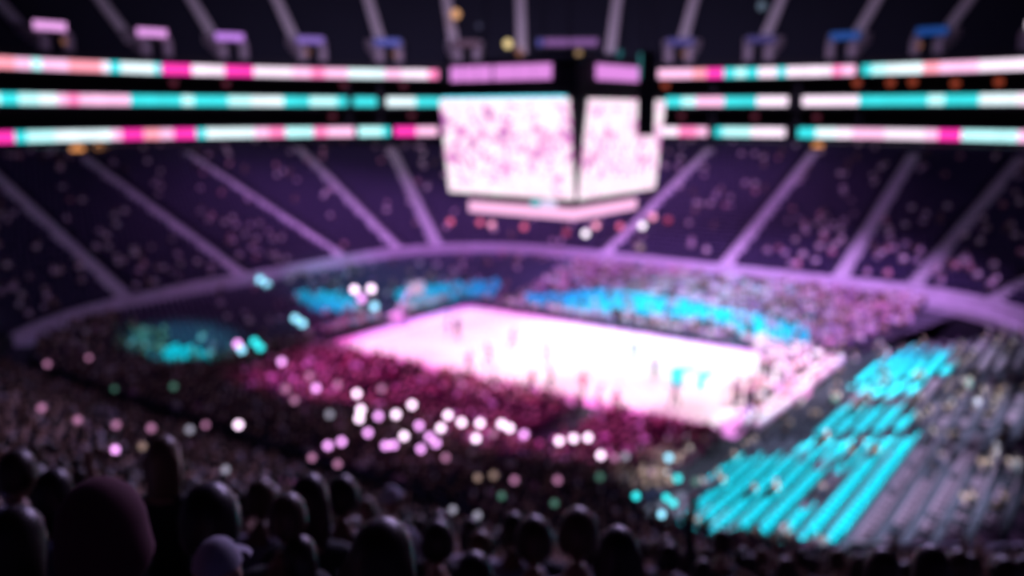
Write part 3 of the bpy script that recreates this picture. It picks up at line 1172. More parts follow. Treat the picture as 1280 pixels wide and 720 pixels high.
def person_mesh(name, pname, hair, detail=2, hair_in=True, mats=None, hero=False):
    P = POSES[pname]
    pz, ln = P['pelvis'], P['lean']
    up = pz - .50 if pname not in ('defending',) else pz - .50
    V, R, E, T = [], [], [], []

    def add(p, r, par, t):
        V.append(p)
        R.append(r if isinstance(r, tuple) else (r, r))
        if par is not None:
            E.append((par, len(V) - 1))
        T.append(t)
        return len(V) - 1
    ps = add((0, 0, pz), (.155, .115), None, 2)
    sp = add((0, ln * .3, pz + .16), (.135, .095), ps, 1)
    ch = add((0, ln * .75, pz + .36), (.155, .105), sp, 1)
    uc = add((0, ln, pz + .50), (.12, .085), ch, 1)
    nk = add((0, ln + .005, pz + .585), (.052, .052), uc, 0)
    hb = add((0, ln + .015, pz + .655), (.052, .054), nk, 0)
    palms = []
    adj = 0.0
    for side, (el, wr, pa) in zip((-1, 1), P['arms']):
        sh = add((side * .175, ln - .005, pz + .505), .062, uc, 1)
        e = add(Vector(el), .046, sh, 1)
        wv = add(Vector(wr), .030, e, 0 if not hero else 1)
        palm = add(Vector(pa), (.034, .022), wv, 0)
        palms.append((Vector(wr), Vector(pa), side, palm))
    for side, (kn, an, to) in zip((-1, 1), P['legs']):
        hp = add((side * .095, .02, pz - .02), .088, ps, 2)
        k = add(Vector(kn), .062, hp, 2)
        a = add(Vector(an), .042, k, 2)
        heel = add(Vector(an) + Vector((0, -.03, -.045)), .038, a, 3)
        add(Vector(to), (.040, .032), a, 3)
    if detail >= 2:
        # five fingers of unequal length on each palm
        for wr, pa, side, pi_ in palms:
            d = (pa - wr).normalized()
            sdw = Vector((side, 0, 0))
            lat = (sdw - d * sdw.dot(d)).normalized()
            if abs(d.x) > .85:
                lat = Vector((0, 1, 0))
            nrm = d.cross(lat).normalized()
            if nrm.z > 0:
                nrm = -nrm
            for j, (off, ln1) in enumerate(((.024, .060), (.009, .072), (-.007, .068), (-.022, .052))):
                a = add(pa + d * .030 + lat * off, .010, pi_, 0)
                b = add(pa + d * (.030 + ln1 * .6) + lat * off * 1.15 + nrm * .008, .009, a, 0)
                add(pa + d * (.030 + ln1) + lat * off * 1.2 + nrm * .024, .0075, b, 0)
            a = add(pa - d * .015 - lat * .032, .011, pi_, 0)
            add(pa + d * .022 - lat * .050 + nrm * .012, .009, a, 0)
    me = bpy.data.meshes.new('tmp')
    me.from_pydata([tuple(v) for v in V], E, [])
    o = bpy.data.objects.new('tmp', me)
    COL.objects.link(o)
    sk = o.modifiers.new('skin', 'SKIN')
    sk.use_smooth_shade = True
    for i, v in enumerate(me.skin_vertices[0].data):
        v.radius = R[i]
        v.use_root = (i == 0)
    if detail >= 1:
        sb = o.modifiers.new('sub', 'SUBSURF')
        sb.levels = sb.render_levels = 1
    dg = bpy.context.evaluated_depsgraph_get()
    ev = bpy.data.meshes.new_from_object(o.evaluated_get(dg))
    bpy.data.objects.remove(o)
    bpy.data.meshes.remove(me)
    vs = np.empty(len(ev.vertices) * 3, dtype=np.float32)
    ev.vertices.foreach_get('co', vs)
    vs = vs.reshape(-1, 3)
    fs = [list(p.vertices) for p in ev.polygons]
    bpy.data.meshes.remove(ev)
    A = np.array([V[a] for a, b in E], dtype=np.float32)
    B = np.array([V[b] for a, b in E], dtype=np.float32)
    TT = np.array([T[b] for a, b in E])
    ms = []
    for f in fs:
        c = vs[f].mean(axis=0)
        AB = B - A
        tt = np.clip(((c - A) * AB).sum(1) / (AB * AB).sum(1), 0, 1)
        d = np.linalg.norm(A + AB * tt[:, None] - c, axis=1)
        ms.append(int(TT[int(d.argmin())]))
    dst = MB()
    add_mesh(dst, [tuple(map(float, v)) for v in vs], fs, ms)
    hc = (0, ln + P['hf'], pz + .755)
    sub = 3 if detail >= 2 else (2 if detail == 1 else 1)
    hv, hf, hm = head_verts(hc, 1.0, sub)
    add_mesh(dst, hv, hf, hm)
    if detail >= 1:
        for s in (-1, 1):
            dst.ball((hc[0] + s * .074, hc[1] - .005, hc[2] - .005), .028, 0, 8, 6, (.35, .7, 1.05))
            dst.ball((hc[0] + s * .029, hc[1] + .079, hc[2] + .010), .010, 5, 8, 6)
    if hair_in and hair:
        hair_part(dst, hc, hair, 4, 1.0, sub)
    me = dst.mesh(name, mats or BODY_MATS)
    me.polygons.foreach_set('use_smooth', [True] * len(me.polygons))
    hm_ = None
    if not hair_in and hair:
        d2 = MB()
        hair_part(d2, hc, hair, 0, 1.0, 3)
        hm_ = d2.mesh('hair', [M_HAIR])
        hm_.polygons.foreach_set('use_smooth', [True] * len(hm_.polygons))
    return me, hm_, hc[2] + .122

# ------------------------------------------------------------------ seats
def face_yaw(a):
    """yaw of something on the bowl at outward angle a (court frame) that faces the court (+Y local forward)"""
    return a + CANG + PI / 2

SEATS = []      # (x, y, z, yaw, colour, zone, occupied)
PEOPLE = []     # (x, y, z, yaw, pose, top colour, zone)

def in_frame(x, y, z, m=30):
    dzz = z - EYE
    d = y * math.cos(TH) - dzz * math.sin(TH)
    if d < .3:
        return False
    u_ = y * math.sin(TH) + dzz * math.cos(TH)
    X, Y = 640 + F * x / d, 360 - F * u_ / d
    return -m < X < 1280 + m and -m < Y < 720 + m

def proj(x, y, z):
    dzz = z - EYE
    d = y * math.cos(TH) - dzz * math.sin(TH)
    u_ = y * math.sin(TH) + dzz * math.cos(TH)
    return 640 + F * x / d, 360 - F * u_ / d

def poly_in(x, y, P):
    c = False
    j = len(P) - 1
    for i in range(len(P)):
        if ((P[i][1] > y) != (P[j][1] > y)) and (x < (P[j][0] - P[i][0]) * (y - P[i][1]) / (P[j][1] - P[i][1]) + P[i][0]):
            c = not c
        j = i
    return c

# outlines of the cyan seat blocks left of and behind the court, in the photograph's frame
CYL = [[(185, 448), (200, 434), (235, 430), (264, 439), (282, 448), (262, 460), (200, 463)],
       [(366, 364), (430, 366), (447, 378), (440, 392), (402, 389), (372, 377)],
       [(494, 362), (560, 354), (625, 350), (618, 368), (560, 384), (498, 378)],
       [(655, 368), (700, 366), (760, 362), (860, 377), (940, 392), (1000, 406), (1024, 434), (1004, 440), (960, 424), (900, 408), (800, 392), (735, 388), (660, 386)]]


def pick(pal):
    tot = sum(p[0] for p in pal)
    r = random.uniform(0, tot)
    for p in pal:
        r -= p[0]
        if r <= 0:
            return p
    return pal[-1]

# palette entries: weight, name, colour
PAL_DIM = [(5, 'black', (.015, .015, .02)), (3, 'dark grey', (.05, .05, .06)), (3, 'navy', (.02, .025, .07)), (1.7, 'white', (.85, .80, .88)), (.6, 'pink', (.70, .25, .42)), (.8, 'grey', (.28, .27, .3)), (.3, 'green', (.10, .35, .25)), (.2, 'tan', (.55, .4, .2))]
PAL_MAG = [(.7, 'white', (.90, .86, .90)), (2, 'crimson', (.40, .02, .12)), (.5, 'pink', (.8, .36, .6)), (5, 'black', (.015, .01, .015)), (3, 'maroon', (.16, .015, .08))]
PAL_DK = [(.5, 'white', (.90, .86, .90)), (.3, 'pink', (.8, .36, .6)), (8, 'black', (.015, .01, .015)), (2, 'maroon', (.08, .01, .04))]
PAL_FAR = [(2, 'lilac', (.62, .48, .72)), (1.6, 'white', (.85, .8, .88)), (2, 'purple', (.22, .09, .35)), (4, 'black', (.02, .02, .03)), (1, 'pink', (.75, .3, .55)), (.3, 'cyan', (.03, .5, .55))]
PAL_UP = [(3, 'lilac', (.75, .62, .82)), (3, 'white', (.92, .88, .92)), (1, 'black', (.02, .02, .03)), (1, 'pink', (.85, .4, .55))]
C_CY = (.0, .80, .86)
C_MAUVE = (.22, .13, .20)
C_NAVY = (.02, .025, .07)

SPOSES = ['seated', 'seated', 'seated', 'leaning', 'clapping', 'filming', 'seated', 'clapping', 'waving']

def near_aisle(cx, cy, a, t, lst, wd=.95):
    p = pt(cx, cy, a, t)
    for (ax, ay, aa) in lst:
        if abs(ax - cx) > 6 and abs(a - aa) < .01 or abs(a - aa) > 1.0:
            continue
        q0 = pt(ax, ay, aa, 0)
        dd = (pt(ax, ay, aa, 1) - q0)
        r = p - q0
        if abs(r.x * dd.y - r.y * dd.x) < wd:
            return True
    return False

def walk(t, s0=0, s1=1e9, step=.56):
    """positions along the offset curve"""
    out = []
    acc = 0
    prev = None
    for (cx, cy, a, s) in PATH:
        p = pt(cx, cy, a, t)
        if prev is not None:
            L = (p - prev[0]).length
            while acc + L >= step:
                f = (step - acc) / L if L else 0
                prev = (prev[0].lerp(p, f), prev[1] + (cx - prev[1]) * f, prev[2] + (cy - prev[2]) * f, prev[3] + (a - prev[3]) * f, prev[4] + (s - prev[4]) * f)
                L = (p - prev[0]).length
                acc = 0
                if s0 <= prev[4] <= s1:
                    out.append(prev)
            acc += L
        prev = (p, cx, cy, a, s)
    return out

S_END = PATH[-1][3]
S_LEFT = 23.56 + 33 + 23.56       # start of the left side
S_NL = S_LEFT + 27                # start of near-left corner
FG_CLEAR = []                     # filled below by the foreground people

# foreground people: pixel of head top, head width, pose, hair, top colour, label
FG = [
    (118, 612, 150, 'seated', 'hood', (.10, .03, .05), 'person in a dark reddish hood, largest silhouette at the lower left'),
    (265, 681, 100, 'seated', 'cap', (.34, .32, .4), 'person in a pale grey cap at the bottom left edge'),
    (255, 611, 76, 'seated', 'short', (.015, .015, .02), 'person with dark round head behind the pale grey cap'),
    (200, 548, 58, 'standing', 'long', (.012, .012, .015), 'tall dark standing person with long hair at the left'),
    (335, 645, 64, 'leaning', 'short', (.03, .035, .03), 'person leaning forward right of the pale grey cap'),
    (371, 675, 72, 'seated', 'bob', (.05, .02, .02), 'person with brown bob hair at the bottom, left of centre'),
    (384, 597, 58, 'seated', 'long', (.02, .03, .03), 'person with long dark hair above the brown bob'),
    (426, 598, 40, 'standing', 'short', (.10, .09, .11), 'standing person in grey just right of the long dark hair'),
    (472, 657, 98, 'seated', 'long', (.30, .14, .28), 'person with wide pink rimmed dark hair at bottom centre left'),
    (487, 611, 34, 'standing', 'cap', (.35, .33, .42), 'standing person with a pale cap above the wide dark hair'),
    (456, 624, 26, 'standing', 'short', (.2, .19, .24), 'small standing person in grey left of the pale cap'),
    (600, 667, 40, 'seated', 'short', (.08, .08, .10), 'person with short hair below the centre, upper of two'),
    (592, 696, 66, 'seated', 'bob', (.35, .15, .25), 'person in dusky pink at the bottom edge below the centre'),
    (722, 640, 54, 'seated', 'short', (.12, .10, .13), 'person with grey rimmed dark head behind the large round head'),
    (774, 664, 78, 'seated', 'bob', (.16, .10, .14), 'person with large round dark head and pale rim, right of centre'),
    (668, 650, 46, 'seated', 'short', (.015, .015, .02), 'dark headed person between centre and the grey rimmed head'),
    (640, 660, 40, 'leaning', 'short', (.25, .24, .32), 'person leaning forward in grey just right of centre'),
    (838, 682, 28, 'seated', 'short', (.02, .02, .03), 'small dark head against the cyan seats, leftmost of three'),
    (930, 687, 26, 'seated', 'bun', (.02, .02, .03), 'small dark head with bun against the cyan seats, middle of three'),
    (902, 664, 22, 'waving', 'short', (.02, .02, .03), 'small dark person raising an arm before the cyan seats'),
    (1048, 688, 26, 'seated', 'short', (.03, .02, .05), 'small dark head against the cyan seats, rightmost of three'),
    (1170, 687, 62, 'seated', 'long', (.30, .22, .32), 'person with mauve rimmed long hair at the bottom right'),
    (1108, 690, 40, 'seated', 'short', (.14, .11, .16), 'person with dim mauve head left of the long haired one'),
    (1218, 696, 28, 'seated', 'short', (.12, .1, .14), 'small headed person right of the long haired one'),
    (1262, 700, 34, 'seated', 'bob', (.10, .08, .12), 'person with bob hair at the bottom right corner'),
    (880, 702, 34, 'seated', 'short', (.015, .015, .02), 'dark person at the bottom edge under the cyan seats, left one'),
    (985, 700, 36, 'seated', 'bob', (.015, .015, .02), 'dark person at the bottom edge under the cyan seats, right one'),
    (14, 566, 56, 'seated', 'short', (.20, .19, .28), 'person in pale grey blue at the left edge'),
    (60, 590, 66, 'seated', 'bob', (.012, .012, .015), 'dark bob haired person behind the reddish hood'),
    (322, 602, 40, 'standing', 'short', (.25, .22, .3), 'standing person in pale grey above the leaning one'),
    (545, 655, 44, 'seated', 'short', (.02, .025, .03), 'dark headed person right of the wide pink rimmed hair'),
    (10, 640, 84, 'seated', 'long', (.3, .12, .18), 'long haired person in dusky rose at the lower left edge'),
]
HEADW = {'hood': .26, 'cap': .19, 'short': .17, 'bob': .2, 'long': .2, 'bun': .17}

person_count = 0
hero_cache = {}
for (x, y, wpx, po, hs, colr, lab) in FG:
    d = HEADW[hs] * F / wpx
    b_ = -(y - 360) / F
    fw = math.cos(TH) + b_ * math.sin(TH)
    upk = -math.sin(TH) + b_ * math.cos(TH)
    k = d
    px_, py_, pz_ = (x - 640) / F * k, fw * k, EYE + upk * k
    uu, vv = UV(px_, py_)
    cx, cy, a, t = near(uu, vv)
    fz = up_z(cy, a, t)
    h = pz_ - fz
    key = (po, hs)
    if h > 1.56 and po != 'standing' and po != 'waving':
        key = ('standing', hs)
    if h < 1.5 and po == 'standing':
        key = ('seated', hs)
    if key not in hero_cache:
        hero_cache[key] = person_mesh('person', key[0], key[1], 2, hair_in=False, hero=True)
    me, hm, top = hero_cache[key]
    s = h / top
    s = min(1.22, max(.68, s))
    yaw = math.atan2(CC.y - 6 - py_, CC.x - px_) - PI / 2 + random.uniform(-.12, .12)
    o = new_obj('person', me)
    o.location = (px_, py_ , fz)
    o.rotation_euler = (0, 0, yaw)
    o.scale = (s, s, s)
    o.color = (*colr, 1)
    tag(o, lab, 'person')
    hn = {'cap': 'cap', 'hood': 'hood'}.get(hs, 'hair')
    if hn == 'hair':
        new_obj('hair', hm, o)
    else:
        hm2 = hm.copy()
        hm2.materials.clear()
        hm2.materials.append(mat('pale_cap_cloth', (.42, .40, .48), .8) if hn == 'cap' else mat('reddish_hood_cloth', (.12, .03, .05), .9))
        new_obj(hn, hm2, o)
    person_count += 1
    FG_CLEAR.append((px_, py_, .55 if d > 2.2 else .8))
    if key[0] != 'standing':
        SEATS.append((px_, py_, fz, yaw, C_NAVY, 'fg', True, lab))

# near deck crowd
for k in range(0, 31):
    t = k * ROW + .5
    for (p, cx, cy, a, s) in walk(t, S_NL + 10, S_END):
        z = up_z(cy, a, t)
        dist = math.hypot(p.x, p.y)
        if p.y < 1.6 or dist < 2.0 or not in_frame(p.x, p.y, z + 1.0, 60):
            continue
        lim = 560 if dist < 5 else (520 if dist < 8 else (470 if dist < 13 else 430))
        XX, YY = proj(p.x, p.y, z + 1.30)
        if XX > 780:
            lim = max(lim, 684)
        if YY < lim:
            continue
        if any(math.hypot(p.x - q[0], p.y - q[1]) < q[2] for q in FG_CLEAR):
            continue
        # keep clear of the lens: nobody right in front of the photographer
        yaw = face_yaw(a)
        occ = random.random() < (.80 if dist > 5 else .35)
        SEATS.append((p.x, p.y, z, yaw, C_NAVY, 'deck', occ, 0))
        if occ:
            q = pick(PAL_DIM)
            PEOPLE.append((p.x, p.y, z, yaw + random.uniform(-.3, .3), random.choice(SPOSES), q, 'deck', 0))

# upper bowl, far and side parts
for k in range(0, 32):
    t = k * ROW + .5
    for (p, cx, cy, a, s) in walk(t, 3.0, S_NL + 12):
        z = up_z(cy, a, t)
        if not in_frame(p.x, p.y, z, 20):
            continue
        if (Vector((p.x, p.y)) - FC.xy).length > FR - 1.0:
            continue
        if near_aisle(cx, cy, a, t, AIS):
            continue
        yaw = face_yaw(a)
        lowk = max(0, 1 - k / 12)
        side = 1 if s < 34 else 0
        left = 1 if s > S_LEFT + 8 else 0
        pr = .035 + .16 * lowk * (side + left) + .03 * side + .02 * left
        if 40 < s < 62:
            pr = .07
        occ = random.random() < pr
        SEATS.append((p.x, p.y, z, yaw, (.03, .02, .075), 'upper', occ, 1))
        if occ:
            PEOPLE.append((p.x, p.y, z, yaw + random.uniform(-.3, .3), random.choice(SPOSES), pick(PAL_UP), 'upper', 1))

# lower bowl
for k in range(0, 14):
    t = -14 + k * ROW + .5
    if t > -2.4:
        break
    for (p, cx, cy, a, s) in walk(t, 15.5, S_END - 9):
        z = low_z(t)
        if not in_frame(p.x, p.y, z, 20):
            continue
        u, v = UV(p.x, p.y)
        if u > 18.2:
            if (ST_V0 - .4 < v < ST_V1 + .6) or (u > 20.5 and v > 0):
                continue
        cyl = any(poly_in(*proj(p.x, p.y, z + .7), P) for P in CYL)
        yaw = face_yaw(a)
        col = (.03, .02, .075)
        zone = 'far'
        pr = .88
        pal = PAL_FAR
        if v > 5 and u > -13:                # far side
            pr = .90
            if cyl:
                col = C_CY
                pr = .15
        elif u < -13 and v > -2:            # far left end
            zone = 'left'
            pr = .12
            pal = PAL_FAR
            col = C_NAVY
            if cyl:
                col = C_CY
                pr = .1
        elif u < -17 and v <= -2:
            zone = 'left'
            pr = .06
            col = (.055, .035, .09)
            if cyl:
                col = C_CY
                pr = .04
            elif v < -19:
                pr = .7
                pal = PAL_DIM
        else:                               # near side
            zone = 'nearside'
            pr = .86
            pal = PAL_MAG if (v > -15 and u < -12) else PAL_DK
            col = (.03, .005, .02) if v > -20 else C_NAVY
        occ = random.random() < pr
        SEATS.append((p.x, p.y, z, yaw, col, zone, occ, 1))
        if occ:
            PEOPLE.append((p.x, p.y, z, yaw + random.uniform(-.35, .35), random.choice(SPOSES), pick(pal), zone, 1))

# floor seats between the near sideline and the lower bowl, and along the other court edges
for j in range(8):
    v = -10.8 - j * .92
    for i in range(56):
        u = -18.5 + i * .64
        if abs(u + 4) < .7 or abs(u - 9) < .7:
            continue
        p = W(u, v, 0)
        q = pick(PAL_MAG if (j < 3 or (j < 5 and u < 0)) else PAL_DK)
        occ = random.random() < .86
        SEATS.append((p.x, p.y, 0, CANG, (.10, .005, .04), 'floor', occ, 0))
        if occ:
            PEOPLE.append((p.x, p.y, 0, CANG + random.uniform(-.4, .4), random.choice(SPOSES), q, 'floor', 0))
for j in range(2):
    for i in range(24):
        v = -8.4 + i * .72
        p = W(17.3 + j * .7, v, 0)
        SEATS.append((p.x, p.y, 0, CANG + PI / 2, (.5, .3, .5), 'baseline', True, 0))
        PEOPLE.append((p.x, p.y, 0, CANG + PI / 2 + random.uniform(-.3, .3), random.choice(SPOSES), pick([(3, 'white', (.85, .8, .85)), (2, 'pink', (.8, .4, .6))]), 'baseline', 0))
    for i in range(22):
        v = -7.5 + i * .72
        if abs(v) < 1.6:
            continue
        p = W(-18.0 - j * .8, v, 0)
        SEATS.append((p.x, p.y, 0, CANG - PI / 2, (.5, .3, .5), 'baseline', True, 0))
        PEOPLE.append((p.x, p.y, 0, CANG - PI / 2 + random.uniform(-.3, .3), random.choice(SPOSES), pick([(3, 'white', (.7, .6, .75)), (2, 'pink', (.6, .25, .45)), (2, 'cyan', (.1, .6, .7))]), 'baseline', 0))
for i in range(46):
    u, v = 14.2 + (i % 4) * .85 + random.uniform(-.2, .2), -4.5 + (i // 4) * 1.15 + random.uniform(-.3, .3)
    if abs(v) < 1.2 and u > 14.5 or u < 14.4 and v < 2:
        continue
    p = W(u, v, .07)
    PEOPLE.append((p.x, p.y, .07, random.uniform(0, 6.28), random.choice(['standing', 'stand_clap']), pick([(3, 'white', (.9, .82, .88)), (3, 'pink', (.85, .40, .62)), (1.3, 'lilac', (.4, .2, .5))]), 'baseline', 0))
for i in range(44):
    u = -15 + i * .7
    p = W(u, 9.75, 0)
    if random.random() < .8:
        PEOPLE.append((p.x, p.y, 0, CANG + PI + random.uniform(-.3, .3), random.choice(SPOSES), pick([(3, 'white', (.8, .75, .85)), (2, 'lilac', (.5, .35, .7)), (2, 'black', (.03, .03, .04))]), 'bench', 0))
        SEATS.append((p.x, p.y, 0, CANG + PI, (.4, .3, .6), 'bench', True, 0))

# right end stand: cyan blocks given in stand coordinates (from the court plan)
CYP = [[(818, 655), (815, 692), (850, 708), (935, 700), (965, 695), (1003, 645), (1042, 592), (1036, 584), (1000, 568), (930, 566), (900, 588), (868, 625), (842, 652)],
       [(985, 690), (1030, 690), (1112, 600), (1155, 530), (1120, 530), (1075, 585), (1030, 630)],
       [(1000, 555), (1050, 508), (1130, 505), (1142, 520), (1116, 582), (1052, 606), (1055, 580), (1000, 562)],
       [(1068, 482), (1088, 455), (1140, 432), (1192, 438), (1192, 460), (1152, 487), (1098, 497)]]

for k in range(ST_N):
    u = ST_U0 + (k + .62) * ST_ROW
    v = ST_V0 + .35
    while v < ST_V1 - .2:
        p = W(u, v, st_z(k))
        if abs(v + 10.6) < .75 or abs(v - 1.2) < .6:
            v += .55
            continue
        if in_frame(p.x, p.y, p.z, 20):
            X, Y = proj(p.x, p.y, p.z + .7)
            cy_ = any(poly_in(X, Y, P) for P in CYP)
            occ = random.random() < (.04 if cy_ else .15)
            c_ = C_CY if cy_ else C_MAUVE
            if not cy_ and (random.random() < .22 or (k < 3 and v > -16)):
                c_ = (.03, .03, .05)
            SEATS.append((p.x, p.y, p.z, CANG + PI / 2, c_, 'stand', occ, (k, round((v - ST_V0) / .55))))
            if occ:
                PEOPLE.append((p.x, p.y, p.z, CANG + PI / 2 + random.uniform(-.3, .3), random.choice(SPOSES), pick(PAL_DIM), 'stand', 0))
        v += .55
for v in (-10.6, 1.2):
    mb = MB()
    for k in range(ST_N):
        for h in range(2):
            c = W(ST_U0 + (k + .25 + h * .5) * ST_ROW, v)
            mb.box((c.x, c.y, st_z(k) - .12 + h * .5 * ST_RISE), (.47, .95, .3), CANG)
    o = mb.build('stand_stairs', M_RISER)
    tag(o, kind='structure')

# ---- seat meshes
def seat_meshes():
    a = MB()
    a.hexa([(-.22, -.02, .42), (.22, -.02, .42), (.21, .40, .44), (-.21, .40, .44), (-.23, -.02, .46), (.23, -.02, .46), (.22, .41, .48), (-.22, .41, .48)])
    b = MB()
    b.hexa([(-.22, -.10, .44), (.22, -.10, .44), (.22, -.05, .44), (-.22, -.05, .44), (-.20, -.22, .90), (.20, -.22, .90), (.21, -.17, .91), (-.21, -.17, .91)])
    c = MB()
    for s in (-1, 1):
        c.box((s * .235, .05, .22), (.035, .07, .44))
        c.box((s * .235, .08, .62), (.04, .30, .03))
        c.box((s * .235, -.06, .53), (.03, .05, .20))
    c.box((0, .05, .40), (.50, .05, .035))
    return a.mesh('seat_pan', [M_SEATC]), b.mesh('backrest', [M_SEATC]), c.mesh('side_frame', [M_STEEL])

SP, SB, SF = seat_meshes()
ZN = {'stand': 'in the stand right of the court', 'deck': 'on the near deck', 'fg': 'on the near deck', 'upper': 'in the upper bowl', 'far': 'behind the far sideline',
      'left': 'in the left end stand', 'nearside': 'in front of the near sideline', 'floor': 'on the floor along the near sideline', 'baseline': 'along the baseline', 'bench': 'beside the far sideline'}
fgs = [s for s in SEATS if s[5] == 'fg']
vis = [s for s in SEATS if not s[6] and s[5] == 'stand']
vis.sort(key=lambda s: math.hypot(s[0], s[1]))
ind = fgs + vis[:300 - len(fgs)]
indset = set(id(s) for s in ind)
NTH = lambda n: '%d%s' % (n, 'th' if 10 < n % 100 < 14 else {1: 'st', 2: 'nd', 3: 'rd'}.get(n % 10, 'th'))
for s in ind:
    r = empty('stadium_seat', (s[0], s[1], s[2]), s[3])
    if s[5] == 'fg':
        words = s[7].replace('person', 'the person', 1).split(' ')
        tag(r, ' '.join(['dark seat under'] + words[:14]), 'seat', 'dark seats in the foreground')
    else:
        nm = 'bright cyan' if s[4] == C_CY else ('mauve' if s[4] == C_MAUVE else 'dark')
        tag(r, 'empty %s seat in right stand, %s row up, %s place from near railing' % (nm, NTH(s[7][0] + 1), NTH(s[7][1] + 1)), 'seat', 'empty seats in the stand right of the court')
    for nme, me in (('seat_pan', SP), ('backrest', SB), ('side_frame', SF)):
        c = bpy.data.objects.new(nme, me)
        c.color = (*s[4], 1)
        c.parent = r
        COL.objects.link(c)

def bulk(name, tv, tf, items, mats, colfn):
    """one mesh of many transformed copies of a triangle template"""
    n, m = len(items), len(tv)
    V = np.empty((n, m, 3), dtype=np.float32)
    C = np.empty((n, m, 4), dtype=np.float32)
    for i, it in enumerate(items):
        c, s = math.cos(it[3]), math.sin(it[3])
        k = it[8] if len(it) > 8 else 1.0
        V[i, :, 0] = it[0] + (tv[:, 0] * c - tv[:, 1] * s) * k
        V[i, :, 1] = it[1] + (tv[:, 0] * s + tv[:, 1] * c) * k
        V[i, :, 2] = it[2] + tv[:, 2] * k
        C[i] = colfn(it)
    Fc = (tf[None, :, :] + (np.arange(n) * m)[:, None, None]).reshape(-1, 3).astype(np.int32)
    me = bpy.data.meshes.new(name)
    me.vertices.add(n * m)
    me.vertices.foreach_set('co', V.ravel())
    me.loops.add(len(Fc) * 3)
    me.loops.foreach_set('vertex_index', Fc.ravel())
    me.polygons.add(len(Fc))
    me.polygons.foreach_set('loop_start', np.arange(0, len(Fc) * 3, 3, dtype=np.int32))
    me.update(calc_edges=True)
    ca = me.color_attributes.new('Col', 'FLOAT_COLOR', 'POINT')
    ca.data.foreach_set('color', C.ravel())
    return me

def tri_template(mesh):
    mesh.calc_loop_triangles()
    v = np.empty(len(mesh.vertices) * 3, dtype=np.float32)
    mesh.vertices.foreach_get('co', v)
    t = np.empty(len(mesh.loop_triangles) * 3, dtype=np.int32)
    mesh.loop_triangles.foreach_get('vertices', t)
    mi = np.zeros(len(mesh.vertices), dtype=np.int32)
    for p in mesh.polygons:
        for q in p.vertices:
            mi[q] = p.material_index
    return v.reshape(-1, 3), t.reshape(-1, 3), mi

sa, sb_, sc_ = tri_template(SP), tri_template(SB), tri_template(SF)
tv = np.concatenate([sa[0], sb_[0]])
tf = np.concatenate([sa[1], sb_[1] + len(sa[0])])
rest = [s for s in SEATS if id(s) not in indset]
me = bulk('stadium_seats', tv, tf, rest, None, lambda it: np.array([*it[4], 1.0], dtype=np.float32))
o = new_obj('stadium_seats', me, None, [M_SEATV])
tag(o, 'all the further and occupied seats in rows round the arena bowl', 'seats', None, 'stuff')

# ---- individuals and the rest of the crowd
PEOPLE.sort(key=lambda s: math.hypot(s[0], s[1]))
IND_MAX = 300 - person_count - 14
HS = ['short', 'short', 'bob', 'long', 'bun']
pcache = {}
# the ones that show largest: nearest first, but the mutually hidden rows of the near deck are thinned
indp = PEOPLE[:IND_MAX]
LABELLED = []
TOPN = {'deck': 'on the near deck', 'stand': 'in the stand right of the court', 'floor': 'seated by the near sideline', 'nearside': 'in front of the near sideline', 'far': 'behind the far sideline',
        'upper': 'in the upper bowl', 'left': 'in the left end stand', 'baseline': 'along the baseline', 'bench': 'beside the far sideline'}
PW = {'seated': 'sitting', 'leaning': 'leaning forward', 'clapping': 'clapping', 'filming': 'hand raised', 'waving': 'arm up'}
for i, q in enumerate(indp):
    hs = HS[i % 5]
    key = (q[4], hs)
    if key not in pcache:
        pcache[key] = person_mesh('person', q[4], hs, 2)[0]
    o = bpy.data.objects.new('person', pcache[key])
    COL.objects.link(o)
    o.location = (q[0], q[1], q[2])
    o.rotation_euler = (0, 0, q[3])
    s = random.uniform(.93, 1.06)
    o.scale = (s, s, s)
    o.color = (*q[5][2], 1)
    dist = math.hypot(q[0], q[1])
    band = 'closest rows' if dist < 7 else ('nearer rows' if dist < 14 else ('middle rows' if dist < 22 else 'farther rows'))
    sd = 'left' if q[0] < -.25 * q[1] else ('right' if q[0] > .25 * q[1] else 'centre')
    hn = {'short': 'short hair', 'bob': 'bob hair', 'long': 'long hair', 'bun': 'bun hair'}[hs]
    lab = 'spectator in %s, %s, %s, %s %s' % (q[5][1], hn, PW[q[4]], band, {'left': 'at the left', 'right': 'at the right', 'centre': 'near the centre'}[sd])
    LABELLED.append((o, lab))

